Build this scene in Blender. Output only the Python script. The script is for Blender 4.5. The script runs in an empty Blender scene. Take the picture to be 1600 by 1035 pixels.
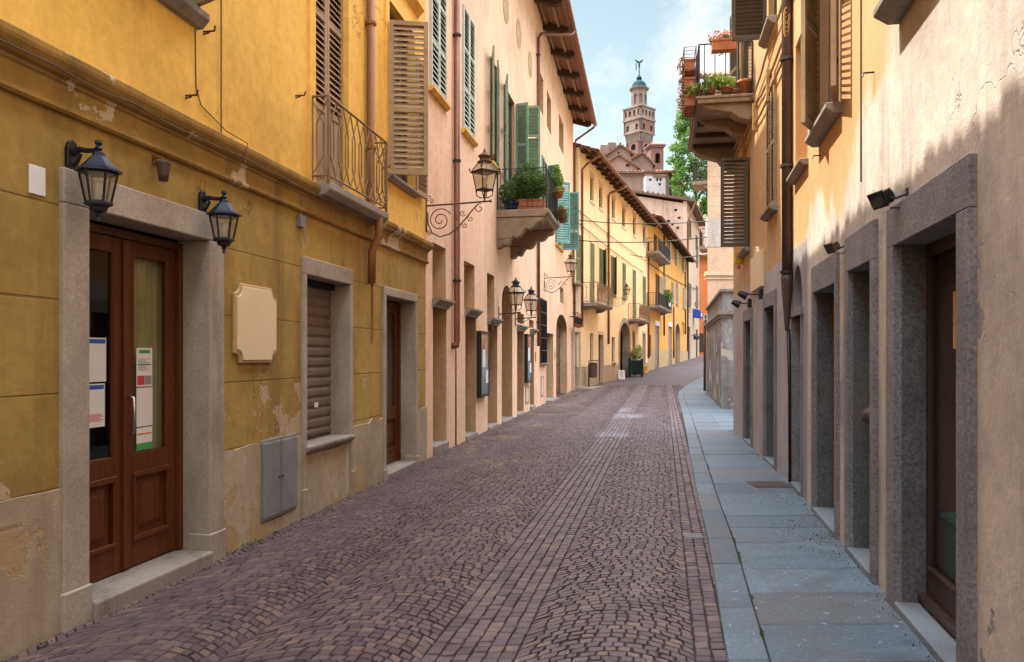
import bpy, math, random
from math import sin, cos, pi, radians, sqrt
from mathutils import Matrix, Vector
random.seed(7)
scn = bpy.context.scene
COL = scn.collection
HC, FPX, CX, HY = 1.6, 1200.0, 800.0, 555.0   # camera height, focal length / principal column / horizon row of the survey photo

def ground(Y):
    "height of the street, which climbs gently in the distance"
    t = max(0.0, Y - 32.0)
    return 0.0225 * t * t / (t + 6.0) if t > 0 else 0.0

# ------------------------------------------------------------------ frames
class Frame:
    "a facade: x to the viewer's right along the wall, y into the wall, z up"
    def __init__(s, o, d):
        l = math.hypot(*d); s.o = Vector((o[0], o[1], 0)); s.x = Vector((d[0]/l, d[1]/l, 0)); s.y = Vector((-s.x.y, s.x.x, 0))
        s.M = Matrix(((s.x.x, s.y.x, 0, s.o.x), (s.x.y, s.y.y, 0, s.o.y), (0, 0, 1, 0), (0, 0, 0, 1)))
    def at(s, px, py, y=0.0):
        r = Vector(((px-CX)/FPX, 1.0, (HY-py)/FPX))
        t = (y + s.o.dot(s.y)) / r.dot(s.y)
        P = r * t
        return (P - s.o).dot(s.x), HC + P.z
    def X(s, px, y=0.0): return s.at(px, HY, y)[0]
    def gz(s, x, y=0.0): return ground((s.o + s.x*x + s.y*y).y)

def T(x, y, z): return Matrix.Translation((x, y, z))
def RZ(a): return Matrix.Rotation(a, 4, 'Z')
def RX(a): return Matrix.Rotation(a, 4, 'X')
def RY(a): return Matrix.Rotation(a, 4, 'Y')
I4 = Matrix.Identity(4)

# ------------------------------------------------------------------ objects
def tag(o, label=None, cat=None, group=None, kind=None):
    if label: o['label'] = label
    if cat: o['category'] = cat
    if group: o['group'] = group
    if kind: o['kind'] = kind
    return o
def thing(name, label, cat, M=I4, group=None):
    o = bpy.data.objects.new(name, None); COL.objects.link(o)
    o.empty_display_size = 0.2; o.matrix_world = M
    return tag(o, label, cat, group)
def copy_tree(o, parent=None):
    c = o.copy(); COL.objects.link(c); c.parent = parent
    for ch in list(o.children): copy_tree(ch, c)
    return c
def dup(o, M, label=None, group=None):
    c = copy_tree(o); c.matrix_world = M
    if label: c['label'] = label
    if group: c['group'] = group
    return c

class MB:
    "mesh builder"
    def __init__(s): s.v = []; s.f = []; s.m = []; s.M = I4; s.mi = 0
    def pt(s, p):
        s.v.append(tuple(s.M @ Vector(p))); return len(s.v)-1
    def face(s, ids): s.f.append(tuple(ids)); s.m.append(s.mi)
    def poly(s, pts): s.face([s.pt(p) for p in pts])
    def box(s, x0, x1, y0, y1, z0, z1, M=None):
        if x0 > x1: x0, x1 = x1, x0
        if y0 > y1: y0, y1 = y1, y0
        if z0 > z1: z0, z1 = z1, z0
        ps = [(x0,y0,z0),(x1,y0,z0),(x1,y1,z0),(x0,y1,z0),(x0,y0,z1),(x1,y0,z1),(x1,y1,z1),(x0,y1,z1)]
        if M is not None: ps = [M @ Vector(p) for p in ps]
        i = [s.pt(p) for p in ps]
        for q in ((0,3,2,1),(4,5,6,7),(0,1,5,4),(1,2,6,5),(2,3,7,6),(3,0,4,7)): s.face([i[k] for k in q])
        return s
    def prism(s, poly, axis, a, b):
        "poly: 2D outline (counter clockwise), extruded along axis from a to b"
        def P(u, w, t): return {'x': (t,u,w), 'y': (u,t,w), 'z': (u,w,t)}[axis]
        A = [s.pt(P(u,w,a)) for u,w in poly]; B = [s.pt(P(u,w,b)) for u,w in poly]
        n = len(poly); s.face(A[::-1]); s.face(B)
        for k in range(n): s.face((A[k], A[(k+1)%n], B[(k+1)%n], B[k]))
        return s
    def tube(s, pts, r, n=8, cap=True):
        pts = [Vector(p) for p in pts]; rings = []
        rr = r if isinstance(r, (list, tuple)) else [r]*len(pts)
        up = None
        for k, p in enumerate(pts):
            d = (pts[min(k+1, len(pts)-1)] - pts[max(k-1, 0)])
            if d.length < 1e-9: d = Vector((0,0,1))
            d.normalize()
            if up is None: up = Vector((0,0,1)) if abs(d.z) < .9 else Vector((1,0,0))
            a = d.cross(up)
            if a.length < 1e-6: a = d.cross(Vector((0,1,0)))
            a.normalize(); b = a.cross(d); up = b
            rings.append([s.pt(p + (a*cos(2*pi*j/n) + b*sin(2*pi*j/n))*rr[k]) for j in range(n)])
        for A, B in zip(rings, rings[1:]):
            for j in range(n): s.face((A[j], A[(j+1)%n], B[(j+1)%n], B[j]))
        if cap: s.face(rings[0][::-1]); s.face(rings[-1])
        return s
    def lathe(s, prof, n=12, c=(0,0,0), a0=0.0):
        "prof: list of (radius, z)"
        rings = []
        for r, z in prof:
            r = max(r, 1e-4)
            rings.append([s.pt((c[0]+r*cos(a0+2*pi*j/n), c[1]+r*sin(a0+2*pi*j/n), c[2]+z)) for j in range(n)])
        for A, B in zip(rings, rings[1:]):
            for j in range(n): s.face((A[j], A[(j+1)%n], B[(j+1)%n], B[j]))
        s.face(rings[0][::-1]); s.face(rings[-1])
        return s
    def build(s, name, mat, parent=None, M=None, smooth=False, bevel=0.0, label=None, cat=None, group=None, kind=None, seg=1):
        me = bpy.data.meshes.new(name); me.from_pydata(s.v, [], s.f)
        mats = mat if isinstance(mat, (list, tuple)) else [mat]
        for m in mats: me.materials.append(m)
        if len(mats) > 1: me.polygons.foreach_set('material_index', s.m)
        if smooth: me.polygons.foreach_set('use_smooth', [True]*len(me.polygons))
        me.validate(); me.update()
        o = bpy.data.objects.new(name, me); COL.objects.link(o)
        if parent is not None: o.parent = parent
        if M is not None: o.matrix_basis = M
        if bevel:
            b = o.modifiers.new('bevel', 'BEVEL'); b.width = bevel; b.segments = seg; b.limit_method = 'ANGLE'; b.angle_limit = radians(40)
        if smooth == 'auto' or (smooth and bevel):
            pass
        return tag(o, label, cat, group, kind)

# ------------------------------------------------------------------ walls with openings
class Op:
    def __init__(s, x0, x1, z0, z1, d=.25, arch=0.0, back=False):
        s.x0, s.x1 = min(x0,x1), max(x0,x1); s.z0, s.z1, s.d, s.arch, s.back = z0, z1, d, arch, back
    def arc(s, n=14):
        xm, a = (s.x0+s.x1)/2, (s.x1-s.x0)/2
        zs = s.z1 - s.arch
        return [(xm - a*cos(pi*k/n), zs + s.arch*sin(pi*k/n)) for k in range(n+1)]
def wall_mb(x0, x1, z0, z1, ops, depth=8.0, mb=None, back_mi=0, rev_mi=0):
    mb = mb or MB()
    xs = sorted({x0, x1} | {round(o.x0,5) for o in ops} | {round(o.x1,5) for o in ops})
    zs = sorted({z0, z1} | {round(o.z0,5) for o in ops} | {round(o.z1,5) for o in ops})
    xs = [x for x in xs if x0-1e-6 <= x <= x1+1e-6]; zs = [z for z in zs if z0-1e-6 <= z <= z1+1e-6]
    idx = {}
    def V(i, k):
        if (i,k) not in idx: idx[(i,k)] = mb.pt((xs[i], 0, zs[k]))
        return idx[(i,k)]
    for i in range(len(xs)-1):
        for k in range(len(zs)-1):
            cx, cz = (xs[i]+xs[i+1])/2, (zs[k]+zs[k+1])/2
            if any(o.x0 < cx < o.x1 and o.z0 < cz < o.z1 for o in ops): continue
            mb.face((V(i,k), V(i+1,k), V(i+1,k+1), V(i,k+1)))
    for o in ops:
        zt = o.z1 - o.arch
        q = mb.poly; mb.mi = rev_mi
        q([(o.x0,0,o.z0),(o.x0,0,zt),(o.x0,o.d,zt),(o.x0,o.d,o.z0)])
        q([(o.x1,0,zt),(o.x1,0,o.z0),(o.x1,o.d,o.z0),(o.x1,o.d,zt)])
        q([(o.x1,0,o.z0),(o.x0,0,o.z0),(o.x0,o.d,o.z0),(o.x1,o.d,o.z0)])
        if o.arch:
            a = o.arc()
            for (xa,za),(xb,zb) in zip(a, a[1:]):
                mb.mi = 0
                q([(xa,0,za),(xb,0,zb),(xb,0,o.z1),(xa,0,o.z1)]) if max(o.z1-za, o.z1-zb) > 1e-4 else None
                mb.mi = rev_mi
                q([(xa,0,za),(xa,o.d,za),(xb,o.d,zb),(xb,0,zb)])
        else:
            q([(o.x0,0,o.z1),(o.x1,0,o.z1),(o.x1,o.d,o.z1),(o.x0,o.d,o.z1)])
        if o.back:
            mb.mi = back_mi
            if o.arch: q([(o.x0,o.d,o.z0),(o.x1,o.d,o.z0)] + [(x,o.d,z) for x,z in o.arc()[::-1]])
            else: q([(o.x0,o.d,o.z0),(o.x1,o.d,o.z0),(o.x1,o.d,o.z1),(o.x0,o.d,o.z1)])
        mb.mi = 0
    mb.poly([(x0,depth,z0),(x0,0,z0),(x0,0,z1),(x0,depth,z1)])
    mb.poly([(x1,0,z0),(x1,depth,z0),(x1,depth,z1),(x1,0,z1)])
    mb.poly([(x1,depth,z0),(x0,depth,z0),(x0,depth,z1),(x1,depth,z1)])
    mb.poly([(x0,0,z1),(x1,0,z1),(x1,depth,z1),(x0,depth,z1)])
    return mb
def surround_mb(o, w, proud=.03, top=None, z0=None, foot=0.0):
    "stone frame lining an opening"
    top = top or w; e = .006; z0 = o.z0 if z0 is None else z0
    mb = MB()
    zt = o.z1 - o.arch
    mb.box(o.x0-w, o.x0+e, -proud, o.d-.002, z0, zt-e); mb.box(o.x1-e, o.x1+w, -proud, o.d-.002, z0, zt-e)
    if o.arch:
        n = 16; xm, a = (o.x0+o.x1)/2, (o.x1-o.x0)/2
        for k in range(n):
            t0, t1 = pi*k/n, pi*(k+1)/n
            def P(r, ra, t, y): return (xm - r*cos(t), y, zt + ra*sin(t))
            i0 = [P(a-e, o.arch-e, t, y) for t in (t0,t1) for y in (-proud, o.d)]
            o0 = [P(a+w, o.arch+w, t, y) for t in (t0,t1) for y in (-proud, .0)]
            mb.poly([i0[0], i0[2], o0[2], o0[0]]); mb.poly([i0[0], i0[1], i0[3], i0[2]]); mb.poly([o0[0], o0[2], o0[3], o0[1]])
    else:
        mb.box(o.x0-w, o.x1+w, -proud+.0015, o.d-.004, o.z1-e, o.z1+top)
    if foot:
        mb.box(o.x0-w-.012, o.x0+e+.01, -proud-.012, o.d*.6, z0, z0+foot); mb.box(o.x1-e-.01, o.x1+w+.012, -proud-.012, o.d*.6, z0, z0+foot)
    return mb
def leaf_mb(w, h, n, fr=.055, th=.04, mids=(), flip=1, solid=0.0, tilt=.5):
    "louvred shutter leaf: hinge edge at x=0"
    mb = MB(); t = th/2
    mb.box(0, fr, -t, t, 0, h); mb.box(w-fr, w, -t, t, 0, h)
    mb.box(fr, w-fr, -t+.001, t-.001, 0, fr*1.3); mb.box(fr, w-fr, -t+.001, t-.001, h-fr, h)
    zs = [fr*1.3] + [m*h for m in mids] + [h-fr]
    for m in mids: mb.box(fr, w-fr, -t+.001, t-.001, m*h-fr*.5, m*h+fr*.5)
    if solid:
        mb.box(fr, w-fr, -t*.4, t*.4, fr, solid*h); mb.box(fr+.04, w-fr-.04, -t*.8, t*.8, fr+.08, solid*h-.06)
    for k in range(n):
        z = fr*1.3 + (k+.5)*(h-fr*2.3)/n
        if solid and z < solid*h: continue
        if any(abs(z-m*h) < fr*.5 for m in mids): continue
        hh = (h-fr*2.3)/n*.40
        y0, y1 = -t*.95*flip, t*.95*flip
        zz = [(y0, z-hh), (y0, z-hh+.007), (y1, z+hh+.007), (y1, z+hh)]
        A = [mb.pt((fr-.003, y, q+random.uniform(-.002,.002))) for y, q in zz]; B = [mb.pt((w-fr+.003, y, q+random.uniform(-.002,.002))) for y, q in zz]
        mb.face((A[0],B[0],B[1],A[1])); mb.face((A[1],B[1],B[2],A[2])); mb.face((A[2],B[2],B[3],A[3])); mb.face((A[3],B[3],B[0],A[0]))
    return mb
def hinge(x, y, z, deg): return T(x, y, z) @ RZ(radians(deg))
def arcpts(c, r, a0, a1, n, plane='yz', x=0.0, r1=None):
    out = []
    for k in range(n+1):
        t = radians(a0 + (a1-a0)*k/n); rr = r + ((r1 if r1 is not None else r)-r)*k/n
        out.append((x, c[0]+rr*cos(t), c[1]+rr*sin(t)))
    return out
def leaves_mb(mb, c, R, n, size, up=.3):
    for _ in range(n):
        while True:
            p = Vector((random.uniform(-1,1), random.uniform(-1,1), random.uniform(-1,1)))
            if .1 < p.length < 1: break
        p = Vector((c[0]+p.x*R[0], c[1]+p.y*R[1], c[2]+p.z*R[2]))
        a = Vector((random.gauss(0,1), random.gauss(0,1), random.gauss(0,1)+up)).normalized()
        b = a.orthogonal().normalized(); b = (b*cos(k:=random.uniform(0,6.28)) + a.cross(b)*sin(k))
        s = size*random.uniform(.6,1.3); w = s*.45
        mb.poly([p-a*s*.5, p+b*w*.5+a.cross(b)*s*.08, p+a*s*.5, p-b*w*.5+a.cross(b)*s*.08])
    return mb
SUN_E, SKY_E, EXPO = 2.0, .15, 2.35
CLOUD_LOC = (0.3, 0.0, 0.1); CLOUD_COL = (1.46, 1.49, 1.50, 1); SKY_LOW = (.50, .42, .285, 1); SKY_HIGH = (10.4, 11.2, 12.8, 1)
# ------------------------------------------------------------------ materials
class G:
    def __init__(s, name):
        s.mat = bpy.data.materials.new(name); s.mat.use_nodes = True
        s.nt = s.mat.node_tree; s.nt.nodes.clear()
        s.out = s.nt.nodes.new('ShaderNodeOutputMaterial'); s.p = s.nt.nodes.new('ShaderNodeBsdfPrincipled')
        s.nt.links.new(s.p.outputs[0], s.out.inputs[0]); s.co = None
    def set(s, sock, v):
        if hasattr(v, 'is_output') or isinstance(v, bpy.types.NodeSocket): s.nt.links.new(v, sock)
        else:
            if isinstance(v, (tuple, list)) and len(v) == 3 and sock.type == 'RGBA': v = (*v, 1)
            sock.default_value = v
    def n(s, t, props=None, **k):
        nd = s.nt.nodes.new('ShaderNode'+t)
        for a, b in (props or {}).items(): setattr(nd, a, b)
        for a, b in k.items():
            key = int(a[1:]) if a[0] == 'i' and a[1:].isdigit() else a.replace('_', ' ')
            s.set(nd.inputs[key], b)
        return nd
    def obj(s):
        if s.co is None: s.co = s.n('TexCoord').outputs['Object']
        return s.co
    def gen(s): return s.n('TexCoord').outputs['Generated']
    def map(s, scale, loc=(0,0,0), v=None): return s.n('Mapping', Vector=v or s.obj(), Scale=scale, Location=loc).outputs[0]
    def noise(s, scale, detail=4, rough=.6, v=None, dist=0.0): return s.n('TexNoise', Vector=v or s.obj(), Scale=scale, Detail=detail, Roughness=rough, Distortion=dist).outputs[0]
    def ramp(s, f, a, b, lo=0.0, hi=1.0): return s.n('MapRange', Value=f, i1=a, i2=b, i3=lo, i4=hi).outputs[0]
    def mix(s, f, a, b, mode='MIX'):
        nd = s.n('Mix', {'data_type': 'RGBA', 'blend_type': mode}); s.set(nd.inputs[0], f); s.set(nd.inputs[6], a); s.set(nd.inputs[7], b); return nd.outputs[2]
    def math(s, op, a, b=0.0, c=0.0):
        nd = s.n('Math', {'operation': op}); s.set(nd.inputs[0], a); s.set(nd.inputs[1], b); s.set(nd.inputs[2], c); return nd.outputs[0]
    def sep(s, v=None): return s.n('SeparateXYZ', Vector=v or s.obj()).outputs
    def rnd(s): return s.n('NewGeometry').outputs['Random Per Island']
    def orand(s): return s.n('ObjectInfo').outputs['Random']
    def bump(s, h, strength=.3, dist=.01, normal=None):
        nd = s.n('Bump', Height=h, Strength=strength, Distance=dist)
        if normal: s.set(nd.inputs['Normal'], normal)
        return nd.outputs[0]
    def done(s, col, rough=.8, normal=None, spec=.3, metal=0.0):
        s.set(s.p.inputs['Base Color'], col); s.set(s.p.inputs['Roughness'], rough); s.set(s.p.inputs['Specular IOR Level'], spec); s.set(s.p.inputs['Metallic'], metal)
        if normal: s.set(s.p.inputs['Normal'], normal)
        return s.mat

def stucco(name, c1, c2, stain=(.2,.15,.08), amt=.6, sc=.7, zone=None, joints=None, peel=None, cracks=.6, bump=.35, light=None, coarse=30, grime=.5):
    g = G(name); big = g.noise(sc, 6, .65); col = g.mix(g.ramp(big, .35, .68), c1, c2)
    X, Y, Z = g.sep()
    if zone:      # painted base below a wavy line
        for (zz, wob, d1, d2) in zone:
            zl = g.math('ADD', Z, g.ramp(g.noise(1.3, 5, .6), .2, .8, -wob, wob))
            below = g.ramp(zl, zz-.01, zz+.01, 1, 0)
            col = g.mix(below, col, g.mix(g.ramp(g.noise(1.1, 6, .7, g.map((1,1,.7), (3,5,1))), .36, .66), d1, d2))
    st = g.noise(1.0, 5, .65, g.map((2.6, 2.6, .28)))
    col = g.mix(g.math('MULTIPLY', g.ramp(st, .52, .74), amt), col, stain)
    if light: col = g.mix(g.math('MULTIPLY', g.ramp(g.noise(.9, 5, .7, g.map((1.6,1.6,.5), (7,2,4))), .55, .72), light[1]), col, light[0])
    gr = g.math('MULTIPLY', g.ramp(g.noise(.55, 7, .72, g.map((1,1,.8), (5,8,2))), .48, .68), grime); col = g.mix(gr, col, tuple(x*.55+.012 for x in c2))
    dr = g.math('MULTIPLY', g.ramp(g.noise(1.0, 3, .6, g.map((9, 9, .22), (1,4,8))), .60, .72), g.ramp(g.noise(.7, 4, .6, g.map((1,1,1), (8,8,8))), .45, .6)); col = g.mix(g.math('MULTIPLY', dr, .5), col, stain)
    sp = g.ramp(g.noise(48, 2, .5), .70, .74); col = g.mix(g.math('MULTIPLY', sp, .35), col, tuple(x*.45 for x in c2))
    h = g.noise(coarse, 5, .65)
    col = g.mix(.4, col, g.mix(g.ramp(g.noise(9, 5, .7), .25, .75), (.55,.55,.55), (1.35,1.35,1.35)), 'MULTIPLY')
    hh = g.math('ADD', g.math('MULTIPLY', h, .5), g.math('MULTIPLY', g.noise(5, 4, .6), .4))
    if peel:      # flaked patches between heights z0..z1
        z0, z1, thr, pc = peel
        m = g.math('MULTIPLY', g.ramp(Z, z0-.12, z0, 0, 1), g.ramp(Z, z1, z1+.25, 1, 0))
        pn = g.noise(1.5, 7, .62, g.map((1,1,1), (11,3,8)))
        pm = g.math('MULTIPLY', g.ramp(pn, thr, thr+.012), g.ramp(m, .4, .5))
        col = g.mix(pm, col, g.mix(g.noise(14, 4), pc, tuple(x*.7 for x in pc))); hh = g.math('SUBTRACT', hh, g.math('MULTIPLY', pm, .6))
    if cracks:
        wv = g.n('VectorMath', {'operation': 'ADD'}, i0=g.obj(), i1=g.n('VectorMath', {'operation': 'SCALE'}, i0=g.n('TexNoise', Vector=g.obj(), Scale=3.0, Detail=5).outputs[1], Scale=.9).outputs[0]).outputs[0]
        vo = g.n('TexVoronoi', {'feature': 'DISTANCE_TO_EDGE'}, Vector=wv, Scale=.55).outputs[0]
        ck = g.math('MULTIPLY', g.ramp(vo, .0015, .005, 1, 0), g.ramp(g.noise(.8, 3, .5, g.map((1,1,1), (2,9,5))), .57, .62))
        col = g.mix(g.math('MULTIPLY', ck, cracks), col, tuple(x*.25 for x in c1)); hh = g.math('SUBTRACT', hh, ck)
    if joints:    # scored ashlar lines: course height, block length, z limits
        ch, bl, z0, z1 = joints
        zf = g.math('DIVIDE', g.math('SUBTRACT', Z, z0), ch); fz = g.math('FRACT', zf)
        dz = g.math('MULTIPLY', g.math('MINIMUM', fz, g.math('SUBTRACT', 1.0, fz)), ch)
        xf = g.math('FRACT', g.math('ADD', g.math('DIVIDE', X, bl), g.math('MULTIPLY', g.math('FLOOR', zf), .5)))
        dx = g.math('MULTIPLY', g.math('MINIMUM', xf, g.math('SUBTRACT', 1.0, xf)), bl)
        dd = g.math('ADD', g.math('MINIMUM', dz, dx), g.ramp(g.noise(4, 4), .3, .7, -.002, .003))
        jm = g.math('MULTIPLY', g.ramp(dd, .004, .009, 1, 0), g.math('MULTIPLY', g.math('GREATER_THAN', Z, z0-.01), g.math('LESS_THAN', Z, z1)))
        col = g.mix(g.math('MULTIPLY', jm, .7), col, tuple(x*.3 for x in c1)); hh = g.math('SUBTRACT', hh, g.math('MULTIPLY', jm, 1.5))
    return g.done(col, .88, g.bump(hh, bump, .02), .2)
def stone(name, c1, c2, speck=.5, sc=2.0, fine=120, stain=(.12,.1,.08), bump=.25, amt=.5, rough=.75):
    g = G(name); col = g.mix(g.ramp(g.noise(sc, 6, .65), .3, .7), c1, c2)
    f = g.noise(fine, 3, .7)
    col = g.mix(speck, col, g.mix(g.ramp(f, .3, .7), (.35,.35,.35), (1.6,1.6,1.6)), 'MULTIPLY')
    col = g.mix(g.math('MULTIPLY', g.ramp(g.noise(1.5, 6, .7, g.map((2,2,.5),(4,4,4))), .52, .75), amt), col, stain)
    return g.done(col, rough, g.bump(g.math('ADD', f, g.noise(12, 5)), bump, .006), .35)
def wood(name, c1, c2, rough=.45, sc=1.0, axis=2, spec=.4):
    g = G(name); s = [28*sc]*3; s[axis] = 1.2*sc
    gr = g.noise(1.0, 6, .7, g.map(tuple(s)), .6)
    col = g.mix(g.ramp(gr, .3, .7), c1, c2); col = g.mix(g.ramp(g.noise(2, 4), .4, .8, 0, .5), col, tuple(x*.4 for x in c1))
    return g.done(col, g.ramp(gr, .2, .8, rough-.1, rough+.15), g.bump(gr, .25, .004), spec)
def paint(name, c, wear=(.3,.25,.2), amt=.35, rough=.6, var=.25, metal=0.0, spec=.35):
    g = G(name); col = g.mix(g.ramp(g.noise(3, 5, .7), .3, .75), tuple(x*(1-var) for x in c), tuple(min(1,x*(1+var)) for x in c))
    col = g.mix(g.math('MULTIPLY', g.ramp(g.noise(7, 6, .75, g.map((1,1,.5),(5,5,5))), .55, .68), amt), col, wear)
    return g.done(col, rough, g.bump(g.noise(60, 4), .12, .003), spec, metal)
def brick(name, c1, c2, mortar, scale=1.0, amt=.5):
    g = G(name)
    v = g.n('CombineXYZ', i0=g.math('ADD', g.sep()[0], g.sep()[1]), i1=g.sep()[2], i2=0.0).outputs[0]
    b = g.n('TexBrick', Vector=v, Color1=(*c1,1), Color2=(*c2,1), Mortar=(*mortar,1), Scale=scale, i5=.012, i7=0.0, i8=.5, i9=.16)
    col = g.mix(g.math('MULTIPLY', g.ramp(g.noise(.35, 6, .7), .42, .62), amt), b.outputs[0], mortar)
    col = g.mix(.6, col, g.mix(g.noise(3, 5, .7), (.6,.6,.6), (1.4,1.4,1.4)), 'MULTIPLY')
    return g.done(col, .9, g.bump(g.noise(5, 5), .3, .03), .2)
def tile(name, c1, c2, c3):
    g = G(name); r = g.rnd(); col = g.mix(g.ramp(r, 0, 1), c1, c2); col = g.mix(g.ramp(g.noise(1.5, 6, .7), .45, .65), col, c3)
    col = g.mix(.5, col, g.mix(g.noise(9, 4, .7), (.5,.5,.5), (1.5,1.5,1.5)), 'MULTIPLY')
    return g.done(col, .9, g.bump(g.noise(20, 4), .3, .02), .2)
def leafmat(name, c1, c2, c3):
    g = G(name); r = g.rnd(); col = g.mix(g.ramp(r, 0, .6), c1, c2); col = g.mix(g.ramp(r, .75, 1), col, c3)
    g.set(g.p.inputs['Subsurface Weight'], 0.0)
    m = g.done(col, .55, None, .3)
    tr = g.n('BsdfTranslucent', Color=g.mix(.5, col, (.35,.5,.05), 'MIX')); mx = g.n('MixShader', Fac=.3)
    g.nt.links.new(g.p.outputs[0], mx.inputs[1]); g.nt.links.new(tr.outputs[0], mx.inputs[2]); g.nt.links.new(mx.outputs[0], g.out.inputs[0])
    return m
def plain(name, c, rough=.6, metal=0.0, spec=.4): return G(name).done(c, rough, None, spec, metal)
def island(name, c1, c2, c3, rough=.7, fine=60, bump=.3, patch=None, spec=.35, dust=False):
    g = G(name); r = g.rnd(); col = g.mix(r, c1, c2); col = g.mix(g.ramp(g.math('FRACT', g.math('MULTIPLY', r, 7.31)), .75, 1.0), col, c3)
    f = g.noise(fine, 4, .7); col = g.mix(.5, col, g.mix(g.ramp(f, .3, .7), (.6,.6,.6), (1.4,1.4,1.4)), 'MULTIPLY')
    lo = g.noise(.55, 5, .6)
    if patch: col = g.mix(g.math('MULTIPLY', g.ramp(lo, .52, .68), patch[1]), col, patch[0])
    if dust:      # yellow sand and pollen swept along the left house fronts
        X, Y, Z = g.sep(); d = g.math('SUBTRACT', X, g.math('MULTIPLY_ADD', Y, .1762, -3.404))
        k = g.math('MULTIPLY', g.math('MULTIPLY', g.ramp(d, .5, 2.2, 1, 0), g.ramp(Y, 8.5, 11)), g.ramp(g.noise(1.0, 5, .7, g.map((1.2,.55,1),(3,1,0))), .53, .66, 0, .75)); col = g.mix(k, col, (.30,.21,.08))
    return g.done(col, g.ramp(lo, .3, .7, rough-.1, rough+.08), g.bump(f, bump, .004), spec)

m = {}
def slabmat():
    g = G('bluestone'); r = g.rnd(); col = g.mix(r, (.118,.162,.195), (.075,.104,.128)); col = g.mix(g.ramp(g.math('FRACT', g.math('MULTIPLY', r, 7.31)), .7, 1.0), col, (.13,.128,.125))
    gr = g.noise(1.0, 7, .75, g.map((1.6, 5, 2)), 1.2); col = g.mix(.95, col, g.mix(g.ramp(gr, .25, .75), (.55,.56,.58), (1.5,1.48,1.45)), 'MULTIPLY')
    sp = g.noise(42, 5, .75); col = g.mix(.65, col, g.mix(g.ramp(sp, .35, .7), (.55,.55,.55), (1.5,1.5,1.5)), 'MULTIPLY')
    col = g.mix(g.math('MULTIPLY', g.ramp(g.noise(1.7, 6, .7, g.map((1,1,1),(4,1,2))), .50, .66), .6), col, (.12,.10,.085))
    col = g.mix(g.math('MULTIPLY', g.ramp(g.noise(26, 2, .5, g.map((1,1,1),(9,9,1))), .70, .73), .7), col, (.42,.45,.47))
    return g.done(col, g.ramp(gr, .3, .7, .42, .65), g.bump(g.math('ADD', sp, gr), .35, .006), .4)
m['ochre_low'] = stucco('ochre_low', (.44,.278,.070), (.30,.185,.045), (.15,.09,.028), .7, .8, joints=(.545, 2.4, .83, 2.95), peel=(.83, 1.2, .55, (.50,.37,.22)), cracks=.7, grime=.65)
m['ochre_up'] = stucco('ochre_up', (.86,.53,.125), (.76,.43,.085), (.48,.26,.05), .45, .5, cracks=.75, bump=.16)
m['cornice'] = stucco('cornice', (.38,.23,.055), (.27,.155,.04), (.10,.06,.025), .7, 1.5, peel=(3.0, 3.2, .60, (.62,.52,.36)), cracks=0)
m['plinth'] = stucco('plinth', (.44,.36,.25), (.33,.255,.165), (.17,.11,.06), .7, 1.2, cracks=.3, light=((.48,.35,.16), .6), coarse=60, peel=(-.3, .55, .57, (.44,.31,.15)))
m['frame_stone'] = stone('frame_stone', (.42,.355,.28), (.26,.21,.16), .34, 1.5, 70, (.15,.11,.075), .25, .7)
m['pink'] = stucco('pink', (.86,.56,.36), (.82,.49,.29), (.62,.33,.18), .4, .45, cracks=.15, bump=.25, light=((.88,.66,.50), .6))
m['pink_pale'] = stucco('pink_pale', (.75,.53,.39), (.70,.46,.33), (.50,.32,.22), .35, .6, cracks=.15, bump=.25)
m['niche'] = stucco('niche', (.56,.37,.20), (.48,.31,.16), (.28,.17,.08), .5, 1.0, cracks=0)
m['cream'] = stucco('cream', (.90,.70,.42), (.85,.63,.34), (.66,.44,.2), .35, .35, cracks=.2, bump=.2, zone=[(1.05, .04, (.46,.36,.24), (.36,.27,.17))])
m['orange'] = stucco('orange', (.70,.31,.055), (.66,.36,.11), (.40,.2,.06), .6, .3, cracks=.2, zone=[(2.0, .25, (.52,.36,.19), (.40,.27,.14))], light=((.72,.5,.26), .7))
m['greyhouse'] = stucco('greyhouse', (.56,.42,.30), (.50,.35,.24), (.33,.24,.18), .5, .3, cracks=.2, light=((.62,.36,.20), .6))
m['redhouse'] = stucco('redhouse', (.62,.19,.06), (.55,.16,.05), (.4,.12,.05), .3, .4, cracks=0)
m['beige_band'] = stucco('beige_band', (.62,.45,.31), (.56,.40,.27), (.40,.3,.22), .3, .5, cracks=0, joints=(.68, 60.0, 7.05, 13.4), light=((.56,.52,.47), .4))
m['right_orange'] = stucco('right_orange', (.55,.335,.16), (.49,.28,.125), (.42,.25,.12), .45, .5, zone=[(2.85, .06, (.45,.425,.43), (.33,.31,.315))], cracks=.3, peel=(.2, 2.3, .57, (.44,.40,.38)), light=((.60,.39,.22), .5))
m['right_beige'] = stucco('right_beige', (.52,.41,.31), (.42,.325,.25), (.25,.19,.15), .5, .6, cracks=.6, peel=(.1, 2.4, .61, (.36,.31,.31)), light=((.60,.50,.38), .6))
m['right_beige_up'] = m['right_beige']
m['gardenwall'] = stucco('gardenwall', (.29,.29,.295), (.18,.165,.145), (.07,.055,.04), .85, 1.1, peel=(.2, 2.4, .56, (.60,.55,.46)), cracks=.5, light=((.58,.59,.60), .8), grime=.75)
m['granite'] = stone('granite', (.235,.22,.225), (.145,.133,.14), .75, 2.0, 55, (.10,.08,.07), .5, .4, .7)
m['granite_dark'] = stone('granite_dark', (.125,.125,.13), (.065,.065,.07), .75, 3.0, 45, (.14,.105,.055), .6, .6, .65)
m['slab_stone'] = stone('slab_stone', (.30,.26,.22), (.22,.18,.15), .4, 2, 80, (.09,.07,.05), .3, .7)
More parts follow.
